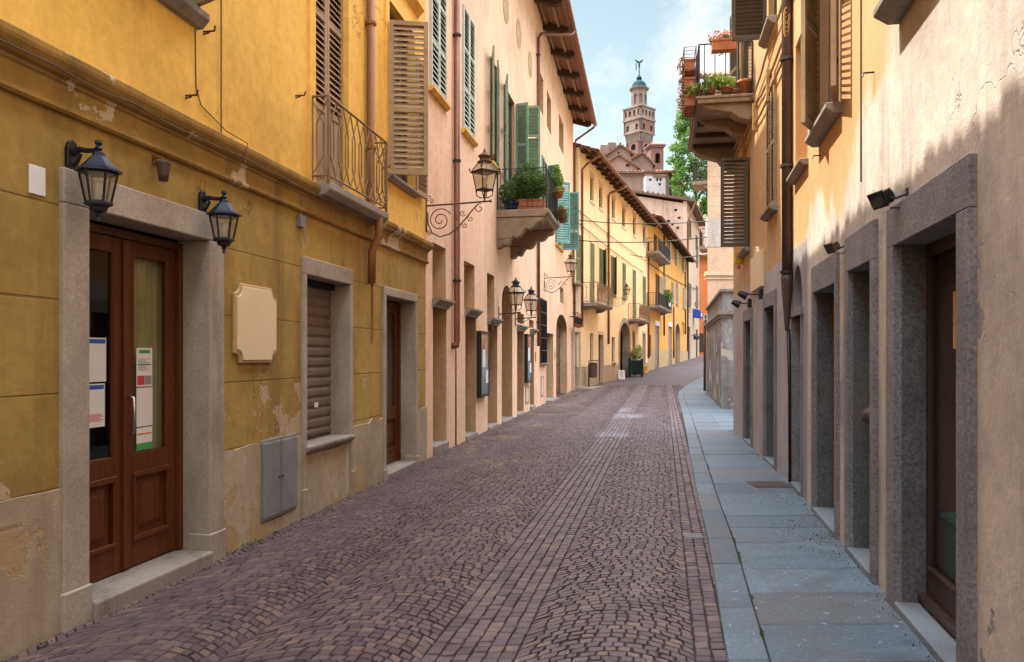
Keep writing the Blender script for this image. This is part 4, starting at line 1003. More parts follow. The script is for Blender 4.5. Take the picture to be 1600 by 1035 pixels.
panel_door(rh, RD2.x0, RD2.x1, .09, RD2.z1, .28, m['door_dark'], 1, .4, glazed=False, handle=False, panels=2)
panel_door(rh, RD3.x0, RD3.x1, .09, RD3.z1, .19, m['door_old'], 2, .3, glazed=True, handle=False)
panel_door(rh, RN.x0, RN.x1, .09, RN.z1, .21, m['door_dark'], 1, .4, glazed=False, handle=False, panels=2)
fan = MB(); fan.box(RNf.x0-.01, RNf.x1+.01, .15, .16, RNf.z0, RNf.z1); fo = rh.add(fan, 'fanlight', m['glass_dark'])
fb = MB(); xm = (RNf.x0+RNf.x1)/2
for k in range(1, 6): t = pi*k/6; fb.tube([(xm, .10, RNf.z0), (xm-.40*cos(t), .10, RNf.z0+.46*sin(t))], .009, 5)
rh.sub(fo, fb, 'window_grille', m['iron'])
kb = MB(); kb.lathe([(.02,-.12),(.018,-.03),(.05,-.02),(.068,.0),(.07,.035),(.058,.075),(.03,.098),(0,.103)], 16)
kb.M = I4; kx, kz = Q(1360, 650, .10); ko = rh.add(kb, 'door_knob', m['pipe_brown'], smooth=True); ko.matrix_basis = T(kx, .14, kz) @ RX(radians(90))
# glazed shop door with the dark red back board behind it
fr = MB(); x0, x1 = RS.x0, RS.x1; f = .05
fr.box(x0-.01, x0+f, .15, .21, .05, 2.29); fr.box(x1-f, x1+.01, .15, .21, .05, 2.29); fr.box(x0, x1, .152, .208, 2.2, 2.29); fr.box(x0, x1, .152, .208, .1, .30); fr.box(x0+f, x1-f, .14, .155, .285, .31); fr.box(x0, x1, .10, .155, .09, .13)
sd_ = rh.add(fr, 'shop_door', m['door_dark'], bevel=.004); rh.sub(sd_, MB().box(x0+f-.01, x1-f+.01, .176, .182, .29, 2.21), 'pane', m['glass'])
bk = MB(); bk.box(x0-.3, x1+.5, .46, .49, .05, 2.5); bk.box(x0-.02, x0-.0, .22, .83, .05, 2.4); bk.box(x1+.3, x1+.32, .2, .83, .05, 2.4); bk.box(x0-.3,x1+.5,.2,.83,2.42,2.45); bk.box(x0-.3,x1+.5,.2,.83,.0,.06)
rh.add(bk, 'interior', m['shop_red'])
bs = MB(); bs.box(x0+.03, x1+.1, .24, .44, .06, .60); bs.box(x0+.02, x1+.12, .225, .45, .60, .64); tag(bs.build('counter', m['green_fabric'], None, FR1.M, bevel=.01), 'low green counter standing behind the glass shop door', 'counter')
# upper windows
for a, b_, c_, d_ in UPW: window(rh, a, b_, c_, d_, .05, m['shutter_brown'], glass=m['glass_sun'], bars=0, panes=2,  sill=(m['slab_stone'],.1,.09,.08))
rh.add(sill_mb(RB.x0, RB.x1, RB.z0, .10, .07, .06), 'window_sill', m['slab_stone'], bevel=.006)
window(rh, RW1.x0, RW1.x1, RW1.z0, RW1.z1, .14, m['shutter_tan'], leaves=[('L',-24,.50,-.02),('R',349,.46,-.05)], glass=m['glass_sun'], leafmat_=m['shutter_tan'], nsl=30, sill=(m['slab_stone'], .13, .09, .07))
window(rh, RW2.x0, RW2.x1, RW2.z0, RW2.z1, .14, m['shutter_tan'], leaves=[('L',0,.5,-.0),('R',180,.5,-.0)], leafmat_=m['shutter_tan'], nsl=30, sill=(m['slab_stone'], .15, .10, .06))
hk = MB()
for (px, py) in ((1283,243),(1366,113)): x, z = Q(px, py); hk.tube([(x,0,z),(x,-.07,z),(x+.01,-.08,z-.03)], .007, 5)
rh.add(hk, 'shutter_catch', m['iron'])
q = MB(); x = XR(1348); 
pts = [(XR(1347), -.008, 5.6-k*.1) for k in range(28)]; q.tube(pts, .006, 5); rh.add(q, 'cable', m['cable'])
eaves(rh, 0, rx1, 10.75, .7, .22, 4.0, None, 1.0)

# ------------------------------------------------------------------ right side, orange house with the corner balcony
Q2, XR2 = FR2.at, FR2.X
L2 = FR2.x.dot((FR1.o-FR2.o))
oh = Bld(FR2, 0.0, 'stucco_house', 'sunlit orange house on the right with grey painted base and corner balcony')
E5 = Op(XR2(1196), XR2(1212), -.3, Q2(1196,482)[1], .22); E6 = Op(XR2(1164), XR2(1175), -.3, Q2(1164,503)[1], .22)
V1 = Op(XR2(1201), XR2(1214), 3.66, 5.5, .15); V2 = Op(XR2(1201), XR2(1214), 6.25, 8.2, .15)
V3 = Op(XR2(1172)-1.0, XR2(1172)-.05, 3.5, 5.1, .15); VB = Op(XR2(1166.5)-.95, XR2(1169), 6.06, 8.4, .15)
oh.add(wall_mb(0, L2, -.4, 10.8, [E5,E6,V1,V2,V3,VB], depth=9), 'wall', m['right_orange'])
for o in (E5, E6):
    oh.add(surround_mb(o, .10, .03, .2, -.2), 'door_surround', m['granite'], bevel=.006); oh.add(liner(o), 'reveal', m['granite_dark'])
    oh.add(MB().box(o.x0+.008, o.x1-.008, -.03, o.d+.05, -.1, KH+.04), 'threshold', m['thresh'], bevel=.006)
    panel_door(oh, o.x0, o.x1, .09, o.z1, .20, m['door_dark'], 1, .4, glazed=False, handle=False, panels=2)
window(oh, V1.x0, V1.x1, V1.z0, V1.z1, .14, m['shutter_brown'], leaves=[('L',0,.5,-.02),('R',180,.5,-.02)], leafmat_=m['shutter_tan'], nsl=32, sill=(m['slab_stone'],.12,.08,.08))
window(oh, V2.x0, V2.x1, V2.z0, V2.z1, .14, m['shutter_brown'], leaves=[('L',272,.5,-.03)], leafmat_=m['shutter_brown'], nsl=30, sill=(m['slab_stone'],.14,.10,.08))
window(oh, V3.x0, V3.x1, V3.z0, V3.z1, .14, m['shutter_brown'], leaves=[('R',275,.47,-.03)], leafmat_=m['shutter_brown'], nsl=22, mids=(), sill=(m['slab_stone'],.12,.08,.08))
window(oh, VB.x0, VB.x1, VB.z0, VB.z1, .14, m['shutter_brown'], leaves=[('L',-168,.5,-.04),('R',348,.5,-.04)], leafmat_=m['shutter_brown'], nsl=34)
RBZ, RP = 6.02, .93
rb0, rb1 = .12, XR2(1178)
q = MB(); q.box(rb0, rb1, -RP, .02, RBZ-.12, RBZ); q.box(rb0-.02, rb1+.02, -RP-.03, .02, RBZ-.045, RBZ+.004); bo = oh.add(q, 'balcony', m['carved'], bevel=.01)
cons = [(0,RBZ-.62),(-.12,RBZ-.60),(-.25,RBZ-.52),(-.36,RBZ-.38),(-.52,RBZ-.33),(-.72,RBZ-.26),(-.82,RBZ-.20),(-.84,RBZ-.118),(0,RBZ-.118)]
for x in (rb0+.05, (rb0+rb1)/2+.35, rb1-.36):
    q = MB(); q.prism(cons if x < 1 else [(y*.95, z+(.30*min(1,-y/.5+.3) if z < RBZ-.2 else 0)) if False else (y, RBZ-.118-(RBZ-.118-z)*.62) for y, z in cons], 'x', x, x+.3); oh.sub(bo, q, 'console', m['carved'], bevel=.015)
for x in (rb0+.55, rb0+1.35, rb0+2.1): oh.sub(bo, MB().box(x, x+.10, -RP+.06, -.02, RBZ-.20, RBZ-.118), 'beam', m['beam'])
ra = MB(); rail_panel(ra, [(rb0+.04,-.02,RBZ),(rb0+.04,-RP+.03,RBZ),(rb1-.03,-RP+.03,RBZ),(rb1-.03,-.02,RBZ)], .90, 6.0, .008, 'plain', .012); oh.sub(bo, ra, 'railing', m['iron'])
# big downpipe at the joint of the two houses
x = XR2(1229, -.08); zf = Q2(1229, 432, -.08)[1]
dp = pipe(oh, [(x,-.075,10.6),(x,-.075,zf)], .062, m['pipe_brown'], clips=[(x,-.075,z) for z in (zf+.05,3.9,5.2,6.6,8.4)])
q = MB(); q.lathe([(.07,.02),(.072,-.05),(.06,-.25),(.028,-.62),(.026,-.66)], 12, (x,-.075,zf)); oh.sub(dp, q, 'pipe_funnel', m['pipe_brown'], smooth=True)
q = MB(); q.tube([(x,-.06,zf-.64),(x,-.04,1.2),(x,-.035,.05)], .024, 8); oh.sub(dp, q, 'pipe_foot', m['black'], smooth=True)
# old cable bundles on the wall
q = MB()
for z, s_ in ((5.62,0),(5.35,1),(5.8,2)):
    pts = []
    for k in range(30):
        xx = .3+(L2-.4)*k/29; pts.append((xx, -.03-.01*s_, z+.03*sin(k*.5+s_)+random.uniform(-.012,.012)+(.3*(k/29)**2 if s_ == 2 else 0)))
    q.tube(pts, .017, 6)
for k in range(4):
    pts = [(x+.05+.02*k*.3, -.09-.03*sin(t), 5.55+.05*k+.1*cos(t)) for t in [j*.7 for j in range(8)]]; q.tube(pts, .011, 5)
for px in (1166, 1184, 1206): 
    xx = XR2(px); q.box(xx-.03, xx+.03, -.08, .01, 5.25, 5.7)
oh.add(q, 'cable_bundle', m['cable_tan'])
q = MB(); x, z = XR2(1233), 3.05; q.box(x-.0, x+.22, -.08, .0, z-.16, z+.05); q.tube([(x+.12,-.03,z-.1),(x+.12,-.03,z-.6)], .015, 6); FR2_box = oh.add(q, 'junction_box', m['cable_tan'])
eaves(oh, 0, L2, 10.75, .7, .22, 4.0, None, 1.0)

# ------------------------------------------------------------------ garden wall and terrace beyond the corner
FG = Frame((8.1, 32), (-1.94, -9.4)); LG = math.hypot(1.94, 9.4)
gw_ = Bld(FG, LG, 'garden_wall', 'peeling grey garden wall with stone coping and parapet past the orange house', 'wall', z=.0)
q = MB(); NZ = 40
q.prism([(0,-.3),(LG,-.3),(LG,2.74),(0,2.74)], 'y', 0, 3.2); gw_.add(q, 'wall', m['gardenwall'])
q = MB()
for (o_, a, b_) in ((.05,2.70,2.78),(.10,2.78,2.87),(.06,2.87,2.93)): q.box(-o_, LG+o_, -o_, 3.2, a, b_)
gw_.add(q, 'coping', m['slab_stone'], bevel=.01)
q = MB(); q.box(.0, LG-.02, .04, 3.2, 2.928, 3.46); gw_.add(q, 'parapet', m['gardenwall'])
q = MB(); q.box(-.05, LG+.05, -.04, 3.2, 3.458, 3.55); gw_.add(q, 'parapet_coping', m['slab_stone'], bevel=.01)
pipe(gw_, [(.06,-.07,3.0),(.06,-.07,.1)], .05, m['pipe_brown'])
q = MB(); q.box(LG-.02+.02, LG+.06, 1.1, 1.35, 1.05, 1.35); gw_.add(q, 'meter_box', m['iron'])

# ------------------------------------------------------------------ pale banded house behind the garden wall
FB = Frame((8.4, 33), (1, 0))
bh = Bld(FB, 0.0, 'banded_house', 'tall pale beige house with horizontal bands standing behind the garden wall')
q = MB(); q.prism([(0,0),(9.6,0),(15.6,19),(6.5,19)], 'z', -.3, 13.35); bh.add(q, 'wall', stucco('beige_band2', (.62,.42,.27), (.56,.37,.23), (.42,.3,.2), .3, .5, cracks=0, joints=(.426, 90.0, 7.57, 13.4)))
q = MB(); q.box(-.012, 3.4, -.02, .3, 6.25, 7.5); bh.add(q, 'plaster_patch', stucco('patch', (.48,.42,.38), (.42,.34,.28), (.25,.2,.17), .7, 1.3, cracks=0, light=((.62,.58,.54), .8)))
q = MB(); q.box(-.08, 6, -.07, .3, 5.02, 5.10); q.box(-.06, 6, -.05, .3, 4.86, 4.90); q.box(-.05, 6, -.04, .3, 5.10, 5.2); bh.add(q, 'string_course', m['beige_band'])
q = MB(); x0_ = 1.75; q.box(x0_, x0_+1.6, -.03, .02, 4.2, 4.75); bh.add(q, 'window', m['shutter_olive'])
tb = MB(); tb.prism([(-.7,13.2),(-.7,13.32),(3,14.9),(3,14.75)], 'x', -.5, 12); bh.add(tb, 'roof', m['tile'])
q = MB()
for k in range(60):
    xa = -.5+.21*k; q.lathe([(.09,-.05),(.1,.4)], 8, (0,0,0)) if False else q.tube([(xa, -.78, 13.34), (xa, .6, 13.95)], .085, 6)
bh.add(q, 'roof_edge', m['tile'])
# street side of the banded house: small balconies
for (Yc, zc, nm) in ((38.0, 10.1, 0), (41.5, 7.4, 1)):
    F_ = Frame((8.4+.342*(Yc-33)/1.0, Yc), (-.342, -1))
    q = MB(); q.box(-.8, .8, -1.1, .05, zc-.16, zc); q.prism([(0,zc-.6),(-.5,zc-.3),(-.65,zc-.16),(0,zc-.16)], 'x', -.7, -.5); q.prism([(0,zc-.6),(-.5,zc-.3),(-.65,zc-.16),(0,zc-.16)], 'x', .5, .7)
    o_ = q.build('balcony', m['slab_stone'], bh.e, bh.e.matrix_world.inverted() @ F_.M)
    q = MB(); rail_panel(q, [(-.77,-.02,zc),(-.77,-1.07,zc),(.77,-1.07,zc),(.77,-.02,zc)], .95, 9, .012, 'plain', .018); q.build('railing', m['iron'], o_)
    q = MB(); q.box(-.5,.5,-.02,.02,zc,zc+2.2); q.build('french_window', m['shutter_olive'], bh.e, bh.e.matrix_world.inverted() @ F_.M)
# ------------------------------------------------------------------ cream house
C, XC = FC.at, FC.X
def gC(x): return FC.gz(x)
cx0, cx1 = 35.28*1.053, XC(1012.5)
ch = Bld(FC, cx0, 'stucco_house', 'long cream yellow house with grey green shutters and two iron balconies')
CE = 11.15
def opc(pa, pb, pyb, pyt, d=.2, **k):
    xa, xb = XC(pa), XC(pb); r_ = (pa+pb)/2
    return Op(xa, xb, C(r_, pyb)[1] if pyb is not None else gC(xa)-.3, C(r_, pyt)[1], d, **k)
attic = [opc(*a) for a in ((922,927.5,316,278),(936,941.3,327,293),(956,961,343,311),(972,977,356,326),(989,993.2,369,340),(1004.5,1008.6,382,356))]
zf0, zf1 = C(903,443)[1], C(924,379)[1]
zb1 = C(924,482)[1]; zb2 = C(990,501)[1]; zt2 = zf1
first = [Op(XC(899.5),XC(906.5),zf0,zf1,.15), Op(XC(921.7),XC(927.7),zb1,zf1,.15), Op(XC(935.5),XC(942.5),zf0+.1,zf1,.15), Op(XC(953.5),XC(961),zf0+.1,zf1,.15), Op(XC(972),XC(977),zf0+.15,zf1,.15), Op(XC(988),XC(993),zb2,zf1,.15), Op(XC(1004),XC(1008.5),zf0+.2,zf1,.15)]
gdoors = [opc(897.8,906.3,None,519,d=.25), opc(935,942.5,None,523.5,d=.25), opc(988,992,None,519,d=.25), opc(1004,1008.3,None,521.5,d=.25)]
gwin = [opc(922,927,566,521,d=.2), opc(956,961,567,527,d=.2)]
CA = opc(968,983.5,None,504.5,d=.45,arch=1.0)
ch.add(wall_mb(cx0, cx1, -.5, CE, attic+first+gdoors+gwin+[CA], depth=8), 'wall', m['cream'])
for o in attic:
    window(ch, o.x0, o.x1, o.z0, o.z1, .16, m['shutter_olive'], sill=(m['white'],.08,.10,.12), bars=0, panes=2)
    q = MB(); q.box(o.x0-.12,o.x1+.12,-.015,.02,o.z1-.01,o.z1+.3); ch.add(q, 'lintel', m['beige_band'])
for i, o in enumerate(first):
    lv = [('L',0,(o.x1-o.x0)/2-.003,-.02),('R',180,(o.x1-o.x0)/2-.003,-.02)]
    if i == 2: lv = [('L',0,(o.x1-o.x0)/2,-.02),('R',206,(o.x1-o.x0)/2,-.02)]
    if i == 3: lv = [('L',0,(o.x1-o.x0)/2,-.02),('R',196,(o.x1-o.x0)/2,-.02)]
    window(ch, o.x0, o.x1, o.z0, o.z1, .13, m['shutter_olive'], leaves=lv, leafmat_=m['shutter_olive'], nsl=26, mids=(.5,), sill=(m['slab_stone'],.1,.09,.1) if i not in (1,5) else None)
    q = MB(); q.box(o.x0-.12,o.x1+.12,-.02,.02,o.z1-.005,o.z1+.22); q.box(o.x0-.12,o.x0+.003,-.018,.02,o.z0,o.z1); q.box(o.x1-.003,o.x1+.12,-.018,.02,o.z0,o.z1); ch.add(q, 'window_surround', m['cream'])
for o, mt_ in zip(gdoors, ('grey_metal','door_old','shutter_olive','door_dark')):
    g0 = gC(o.x0); panel_door(ch, o.x0, o.x1, g0+.15, o.z1, .2, m[mt_], 1, .4, glazed=False, handle=False, panels=2)
    ch.add(MB().box(o.x0-.03, o.x1+.03, -.30, .3, g0-.3, g0+.15), 'doorstep', m['slab_stone'], bevel=.01)
    ch.add(surround_mb(Op(o.x0,o.x1,g0,o.z1,.18), .10, .02, .18, g0-.1), 'door_surround', m['beige_band'])
q = MB(); q.box(XC(898), XC(917), -.75, -.31, -.3, gC(XC(900))+.10); ch.add(q, 'doorstep', m['slab_stone'], bevel=.015)
for o in gwin: window(ch, o.x0, o.x1, o.z0, o.z1, .17, m['shutter_olive'], sill=(m['slab_stone'],.08,.09,.08), bars=1, panes=3)
ch.add(surround_mb(CA, .30, .03, .3, -.2), 'arch_surround', m['frame_stone'])
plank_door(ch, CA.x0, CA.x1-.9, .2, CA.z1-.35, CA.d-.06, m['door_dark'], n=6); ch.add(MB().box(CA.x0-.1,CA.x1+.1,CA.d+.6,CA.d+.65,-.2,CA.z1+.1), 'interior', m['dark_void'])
def iron_balcony(b, F, pa, pb, z, p, mat=None, h=.95, style='scroll', n=3.4):
    a, c = F.X(pa, -p), F.X(pb, -p)
    q = MB(); q.prism([(0,z-.34),(-p*.35,z-.30),(-p*.6,z-.2),(-p*.62,z-.16),(0,z-.16)], 'x', a+.2, a+.42); q.prism([(0,z-.34),(-p*.35,z-.30),(-p*.6,z-.2),(-p*.62,z-.16),(0,z-.16)], 'x', c-.42, c-.2)
    q.prism([(0,z-.158),(-p+.05,z-.158),(-p,z-.10),(-p-.03,z-.06),(-p-.03,z),(0,z)], 'x', a, c); o = b.add(q, 'balcony', m['slab_stone'])
    q = MB(); rail_panel(q, [(a+.04,-.02,z),(a+.04,-p+.03,z),(c-.04,-p+.03,z),(c-.04,-.02,z)], h, n, .012, style, .018); b.sub(o, q, 'railing', mat or m['iron']); return o
iron_balcony(ch, FC, 934, 957, C(940,482)[1]-.0, .75, m['rail_tan']); iron_balcony(ch, FC, 1000, 1016, zb2, .75, m['rail_tan'])
x = XC(951,-.09)
pipe(ch, [(x+.5,-.95,10.78),(x+.4,-.9,10.66),(x+.05,-.15,10.35),(x,-.09,10.15),(x,-.09,C(951,538,-.09)[1])], .06, m['copper'], clips=[(x,-.09,z) for z in (4.2,6.,8.)])
x = cx0+.35; pipe(ch, [(x-.2,-.9,10.7),(x-.1,-.3,10.4),(x,-.07,10.2),(x,-.07,2.9)], .055, m['copper'])
eaves(ch, cx0-.1, cx1+.25, CE, .85, .30, 5.5, None, 1.15, first=.5, rafter=(.16,.2))

# ------------------------------------------------------------------ orange house
ox0, ox1 = cx1+.01, XC(1073)
og = Bld(FC, ox0, 'stucco_house', 'narrow orange ochre house with white shutters beyond the cream house')
OE = 11.9
def win_o(pa, pb, pyb, pyt):
    o = opc(pa, pb, pyb, pyt, d=.15); c = (o.x0+o.x1)/2; o.x0, o.x1 = c-.55, c+.55; return o
oT = [win_o(1041.5,1048.5,405,376), win_o(1054,1058,413,386), win_o(1065.5,1069.5,424,398)]
oM = [win_o(1047.5,1054,473,441), win_o(1056,1059.5,477,443), win_o(1066,1070,482,450)]
zbt, zbm = C(1030,411)[1], C(1030,486)[1]
oF = [Op(XC(1021.5),XC(1027),zbt,C(1024,366)[1],.15), Op(XC(1024),XC(1031),zbm,C(1028,430)[1],.15)]
oG = [opc(1023.5,1029.8,None,503,d=.2), opc(1044.5,1049.8,None,505,d=.2)]; oA = opc(1055,1062.5,None,506,d=.4,arch=1.0)
on = [opc(1065.3,1069,522,504,d=.15,back=True)]; osm = [opc(1014.3,1017.5,557,524,d=.2)]
og.add(wall_mb(ox0, ox1, -.5, OE, oT+oM+oF+oG+[oA]+on+osm, depth=8), 'wall', m['orange'])
for o in oT+oM: 
    hw_ = (o.x1-o.x0)/2
    window(og, o.x0, o.x1, o.z0, o.z1, .13, m['shutter_brown'], leaves=[('L',-174,hw_,-.03),('R',354,hw_,-.03)], leafmat_=m['shutter_white'], nsl=26, sill=(m['slab_stone'],.1,.1,.1))
for i, o in enumerate(oF): window(og, o.x0, o.x1, o.z0, o.z1, .13, m['door_old'], leaves=[('R',300,.55,-.02)] if i else [], leafmat_=m['shutter_white'], nsl=30)
for o in osm: window(og, o.x0, o.x1, o.z0, o.z1, .15, m['shutter_brown'], bars=1)
for o in oG: roller(og, o.x0, o.x1, gC(o.x0)-.1, o.z1-.3, .12, 22, m['grey_metal']); og.add(MB().box(o.x0-.12, o.x1+.12, -.04, .1, o.z1-.32, o.z1+.05), 'shutter_box', m['white'])
plank_door(og, oA.x0, oA.x1, .4, oA.z1, .34, m['door_old'], arch=1.0); og.add(surround_mb(oA, .22, .02, .2, .2), 'arch_surround', m['niche'])
iron_balcony(og, FC, 1029, 1048, zbt, .9, m['iron'], style='plain', n=7); iron_balcony(og, FC, 1030, 1050, zbm, .9, m['iron'], style='plain', n=9)
for px, t_, b_ in ((1013.5,380,560),(1038,372,525),(1053,480,560),(1071,350,523)):
    x = XC(px,-.08); pipe(og, [(x,-.08,C(px,t_)[1]),(x,-.08,C(px,b_)[1])], .07, m['copper'])
x = XC(1038,-.08); z = C(1038,372)[1]; pipe(og, [(x+2.2,-.95,OE-.3),(x+2.0,-.8,OE-.5),(x+.2,-.12,z+.3),(x,-.08,z)], .07, m['copper'])
eaves(og, ox0, ox1+.4, OE, .95, .32, 6, None, 1.25, first=.6, rafter=(.18,.22))
# ------------------------------------------------------------------ tall grey beige house
gx0, gx1 = ox1+.01, XC(1092.5)
gh = Bld(FC, gx0, 'stucco_house', 'tall grey beige house with blank stained gable at the end of the row')
GE = 18.35
gt = [win_o(1075.5,1079,371,343), win_o(1086,1089.5,390,368)]; gm_ = [win_o(1075.8,1079,479,443), win_o(1087,1090,481,447), win_o(1087,1090.3,417,384)]; gd = [opc(1074.8,1078.5,None,511,d=.2), opc(1087.4,1090.5,None,515,d=.2)]
gh.add(wall_mb(gx0, gx1, -.5, GE, gt+gm_+gd, depth=.4), 'wall', m['greyhouse'])
q = MB(); q.prism([(.399,-.5),(11.0,-.5),(22,-.5),(22,GE),(15.5,21.45),(.399,GE-.2)], 'x', gx0+.02, gx1); gh.add(q, 'gable', stucco('gable', (.50,.35,.28), (.44,.30,.23), (.22,.16,.14), .9, .16, cracks=0, light=((.66,.30,.18), .7)))
for o in gt+gm_:
    hw_ = (o.x1-o.x0)/2; window(gh, o.x0, o.x1, o.z0, o.z1, .13, m['shutter_brown'], leaves=[('L',-174,hw_,-.03),('R',354,hw_,-.03)], leafmat_=m['grey_metal'] if o in gm_ else m['shutter_brown'], nsl=26, sill=(m['slab_stone'],.1,.1,.1))
for o in gd: panel_door(gh, o.x0, o.x1, gC(o.x0), o.z1, .15, m['door_dark'], 1, .4, glazed=False, handle=False, panels=2)
q = MB()
for (px, py, s_) in ((1060,335,.16),(1065,347,.15),(1055,357,.13),(1063,362,.15),(1049,352,.17)):
    t = FC.M.inverted(); 
    r_ = Vector(((px-CX)/FPX, 1, (HY-py)/FPX)); 
    nx = FC.x; tt = (gx0+.02)/ r_.dot(nx); Pw = r_*tt; ly = (Pw-FC.o).dot(FC.y); q.box(gx0, gx0+.05, ly-s_, ly+s_, HC+Pw.z-s_*.8, HC+Pw.z+s_*.8)
gh.add(q, 'vent_hole', m['dark_void'])
tb = MB(); 
for (ya, za, yb, zb) in ((-.9,GE-.15,15.5,21.70),(15.5,21.70,22.6,18.25)): tb.prism([(ya,za),(yb,zb),(yb,zb+.22),(ya,za+.22)], 'x', gx0-.35, gx1+.3)
rf = gh.add(tb, 'roof', m['tile_dark'])
q = MB()
for k in range(30): y = -.8+k*.55; z = GE-.15+(21.70-GE+.15)*(y+.9)/16.4+.25; q.tube([(gx0-.4, y, z), (gx0+.6, y, z+.0)], .13, 6)
gh.sub(rf, q, 'verge_tile', m['tile_dark'])
def chimney(b, par, c, w_, h, mat, cap=True):
    q = MB(); q.box(c[0]-w_/2, c[0]+w_/2, c[1]-w_/2, c[1]+w_/2, c[2], c[2]+h); o = b.sub(par, q, 'chimney', mat)
    if cap:
        q = MB(); q.box(c[0]-w_*.72, c[0]+w_*.72, c[1]-w_*.72, c[1]+w_*.72, c[2]+h+.22, c[2]+h+.34)
        for sx in (-1,1):
            for sy in (-1,1): q.box(c[0]+sx*w_*.38-.07, c[0]+sx*w_*.38+.07, c[1]+sy*w_*.38-.07, c[1]+sy*w_*.38+.07, c[2]+h-.01, c[2]+h+.23)
        for k in range(5): q.tube([(c[0]-w_*.7+w_*1.4*k/4, c[1]-w_*.75, c[2]+h+.36), (c[0]-w_*.7+w_*1.4*k/4, c[1]+w_*.75, c[2]+h+.36)], .13, 6)
        b.sub(o, q, 'chimney_cap', m['tile'])
    return o
chimney(gh, rf, (gx0+1.2, 13.2, 21.1), 1.15, .75, m['brick_wall'])
chimney(gh, rf, (gx0+9, .8, GE+.2), 1.1, 1.3, m['brick_wall'], False)
pipe(gh, [(gx0-.1,-.9,GE-.2),(gx0+.3,-.1,GE-2.2),(gx0+.3,-.1,2)], .09, m['copper'])
# ------------------------------------------------------------------ red orange house closing the view
FRD = Frame((24.2, 106), (1, 0.05))
rd = Bld(FRD, 0.0, 'stucco_house', 'bright red orange house under clay tiles closing the street')
q = MB(); q.box(0, 16, 0, 9, -.5, 15.4); rd.add(q, 'wall', m['redhouse'])
FRd = FRD
q = MB(); n = 60
for k in range(n):
    xa = -.4+17*k/n; xm = xa+.14; cs = [(xm-.14*cos(pi*j/5), .08*sin(pi*j/5)) for j in range(6)]; prevA = None
    for t in range(14):
        ya = -.7+t*.62; yb = ya+.62; A = [q.pt((x, ya, 15.3+ (ya+.7)*.62+h+.05)) for x, h in cs]; B = [q.pt((x, yb, 15.3+(yb+.7)*.62+h)) for x, h in cs]
        for j in range(5): q.face((A[j],A[j+1],B[j+1],B[j]))
        q.face(A)
q.box(-.4,16.6,-.7,.3,15.15,15.28); rd.add(q, 'roof', m['tile'])
rd.add(MB().box(1.2,2.3,-.05,.02,2.0,4.6), 'door', m['door_dark'])
window(rd, 2.3, 3.2, 5.3, 7.2, .0, m['shutter_white'], bars=1, panes=3)

# ------------------------------------------------------------------ hill buildings
def zat(py, Y): return HC + (HY-py)*Y/FPX
def xat(px, Y): return (px-CX)*Y/FPX
def gable_house(name, label, Y, pa, pb, py_eave, px_ridge, py_ridge, depth, mat, group, base=None, side=0.0, wins=(), roofmat=None):
    "gable wall facing the street"
    x0, x1, xr = xat(pa,Y), xat(pb,Y), xat(px_ridge,Y); ze, zr = zat(py_eave,Y), zat(py_ridge,Y); zb = terrain(xr, Y)-1
    F_ = Frame((x0, Y), (1, side)); b = Bld(F_, 0.0, name, label, 'house', group); W = x1-x0; R = xr-x0
    q = MB(); q.prism([(0,zb),(W,zb),(W,ze),(R,zr),(0,ze)], 'y', 0, depth); b.add(q, 'wall', mat)
    q = MB(); o = .35; s1 = (zr-ze)/R; s2 = (zr-ze)/(W-R)
    q.prism([(-.5,ze-.5*s1),(R,zr),(R,zr+.3),(-.5,ze-.5*s1+.3)], 'y', -o, depth+.3); q.prism([(R,zr),(W+.5,ze-.5*s2),(W+.5,ze-.5*s2+.3),(R,zr+.3)], 'y', -o+.004, depth+.3)
    nt_ = int(depth/.5)
    rf = b.add(q, 'roof', roofmat or m['tile'])
    q = MB()
    for k in range(int((R+.5)/.55)): t = k*.55; q.tube([(R-t, -o-.1, zr+.36-t*s1), (R-t, depth, zr+.36-t*s1)], .16, 6)
    for k in range(int((W-R+.5)/.55)): t = k*.55; q.tube([(R+t, -o-.1, zr+.36-t*s2), (R+t, depth, zr+.36-t*s2)], .16, 6)
    b.sub(rf, q, 'roof_tile', roofmat or m['tile'])
    for (p1, p2, t_, u_) in wins: 
        q = MB(); q.box(xat(p1,Y)-x0, xat(p2,Y)-x0, -.06, .02, zat(u_,Y), zat(t_,Y)); b.add(q, 'window', m['dark_void'])
    return b, rf
g1, r1 = gable_house('brick_house', 'pale brick house with wide gable left of the tower foot', 150, 936, 1004, 251, 969, 228, 14, m['brick_pale'], None, wins=((985,988,240,246),))
chimney(g1, r1, (xat(947,150)-xat(936,150), 3, zat(246,150)), 1.6, 3.0, m['brick_pale'], False); chimney(g1, r1, (xat(961,150)-xat(936,150), 5, zat(236,150)), 1.6, 2.8, m['brick_pale'], False); chimney(g1, r1, (xat(954,150)-xat(936,150), 9, zat(240,150)), 1.2, 2.4, m['brick_pale'], False)
g2, r2 = gable_house('brick_house', 'low brick house with small dark window in its front gable', 138, 940, 996, 262, 966, 243, 10, m['brick_wall'], None, wins=((978,983.5,256.5,260.5),))
g3, r3 = gable_house('brick_house', 'narrow brick house with stone patched wall below the tower', 143, 975, 1020, 256, 1004, 240, 9, m['brick_pale'], None)
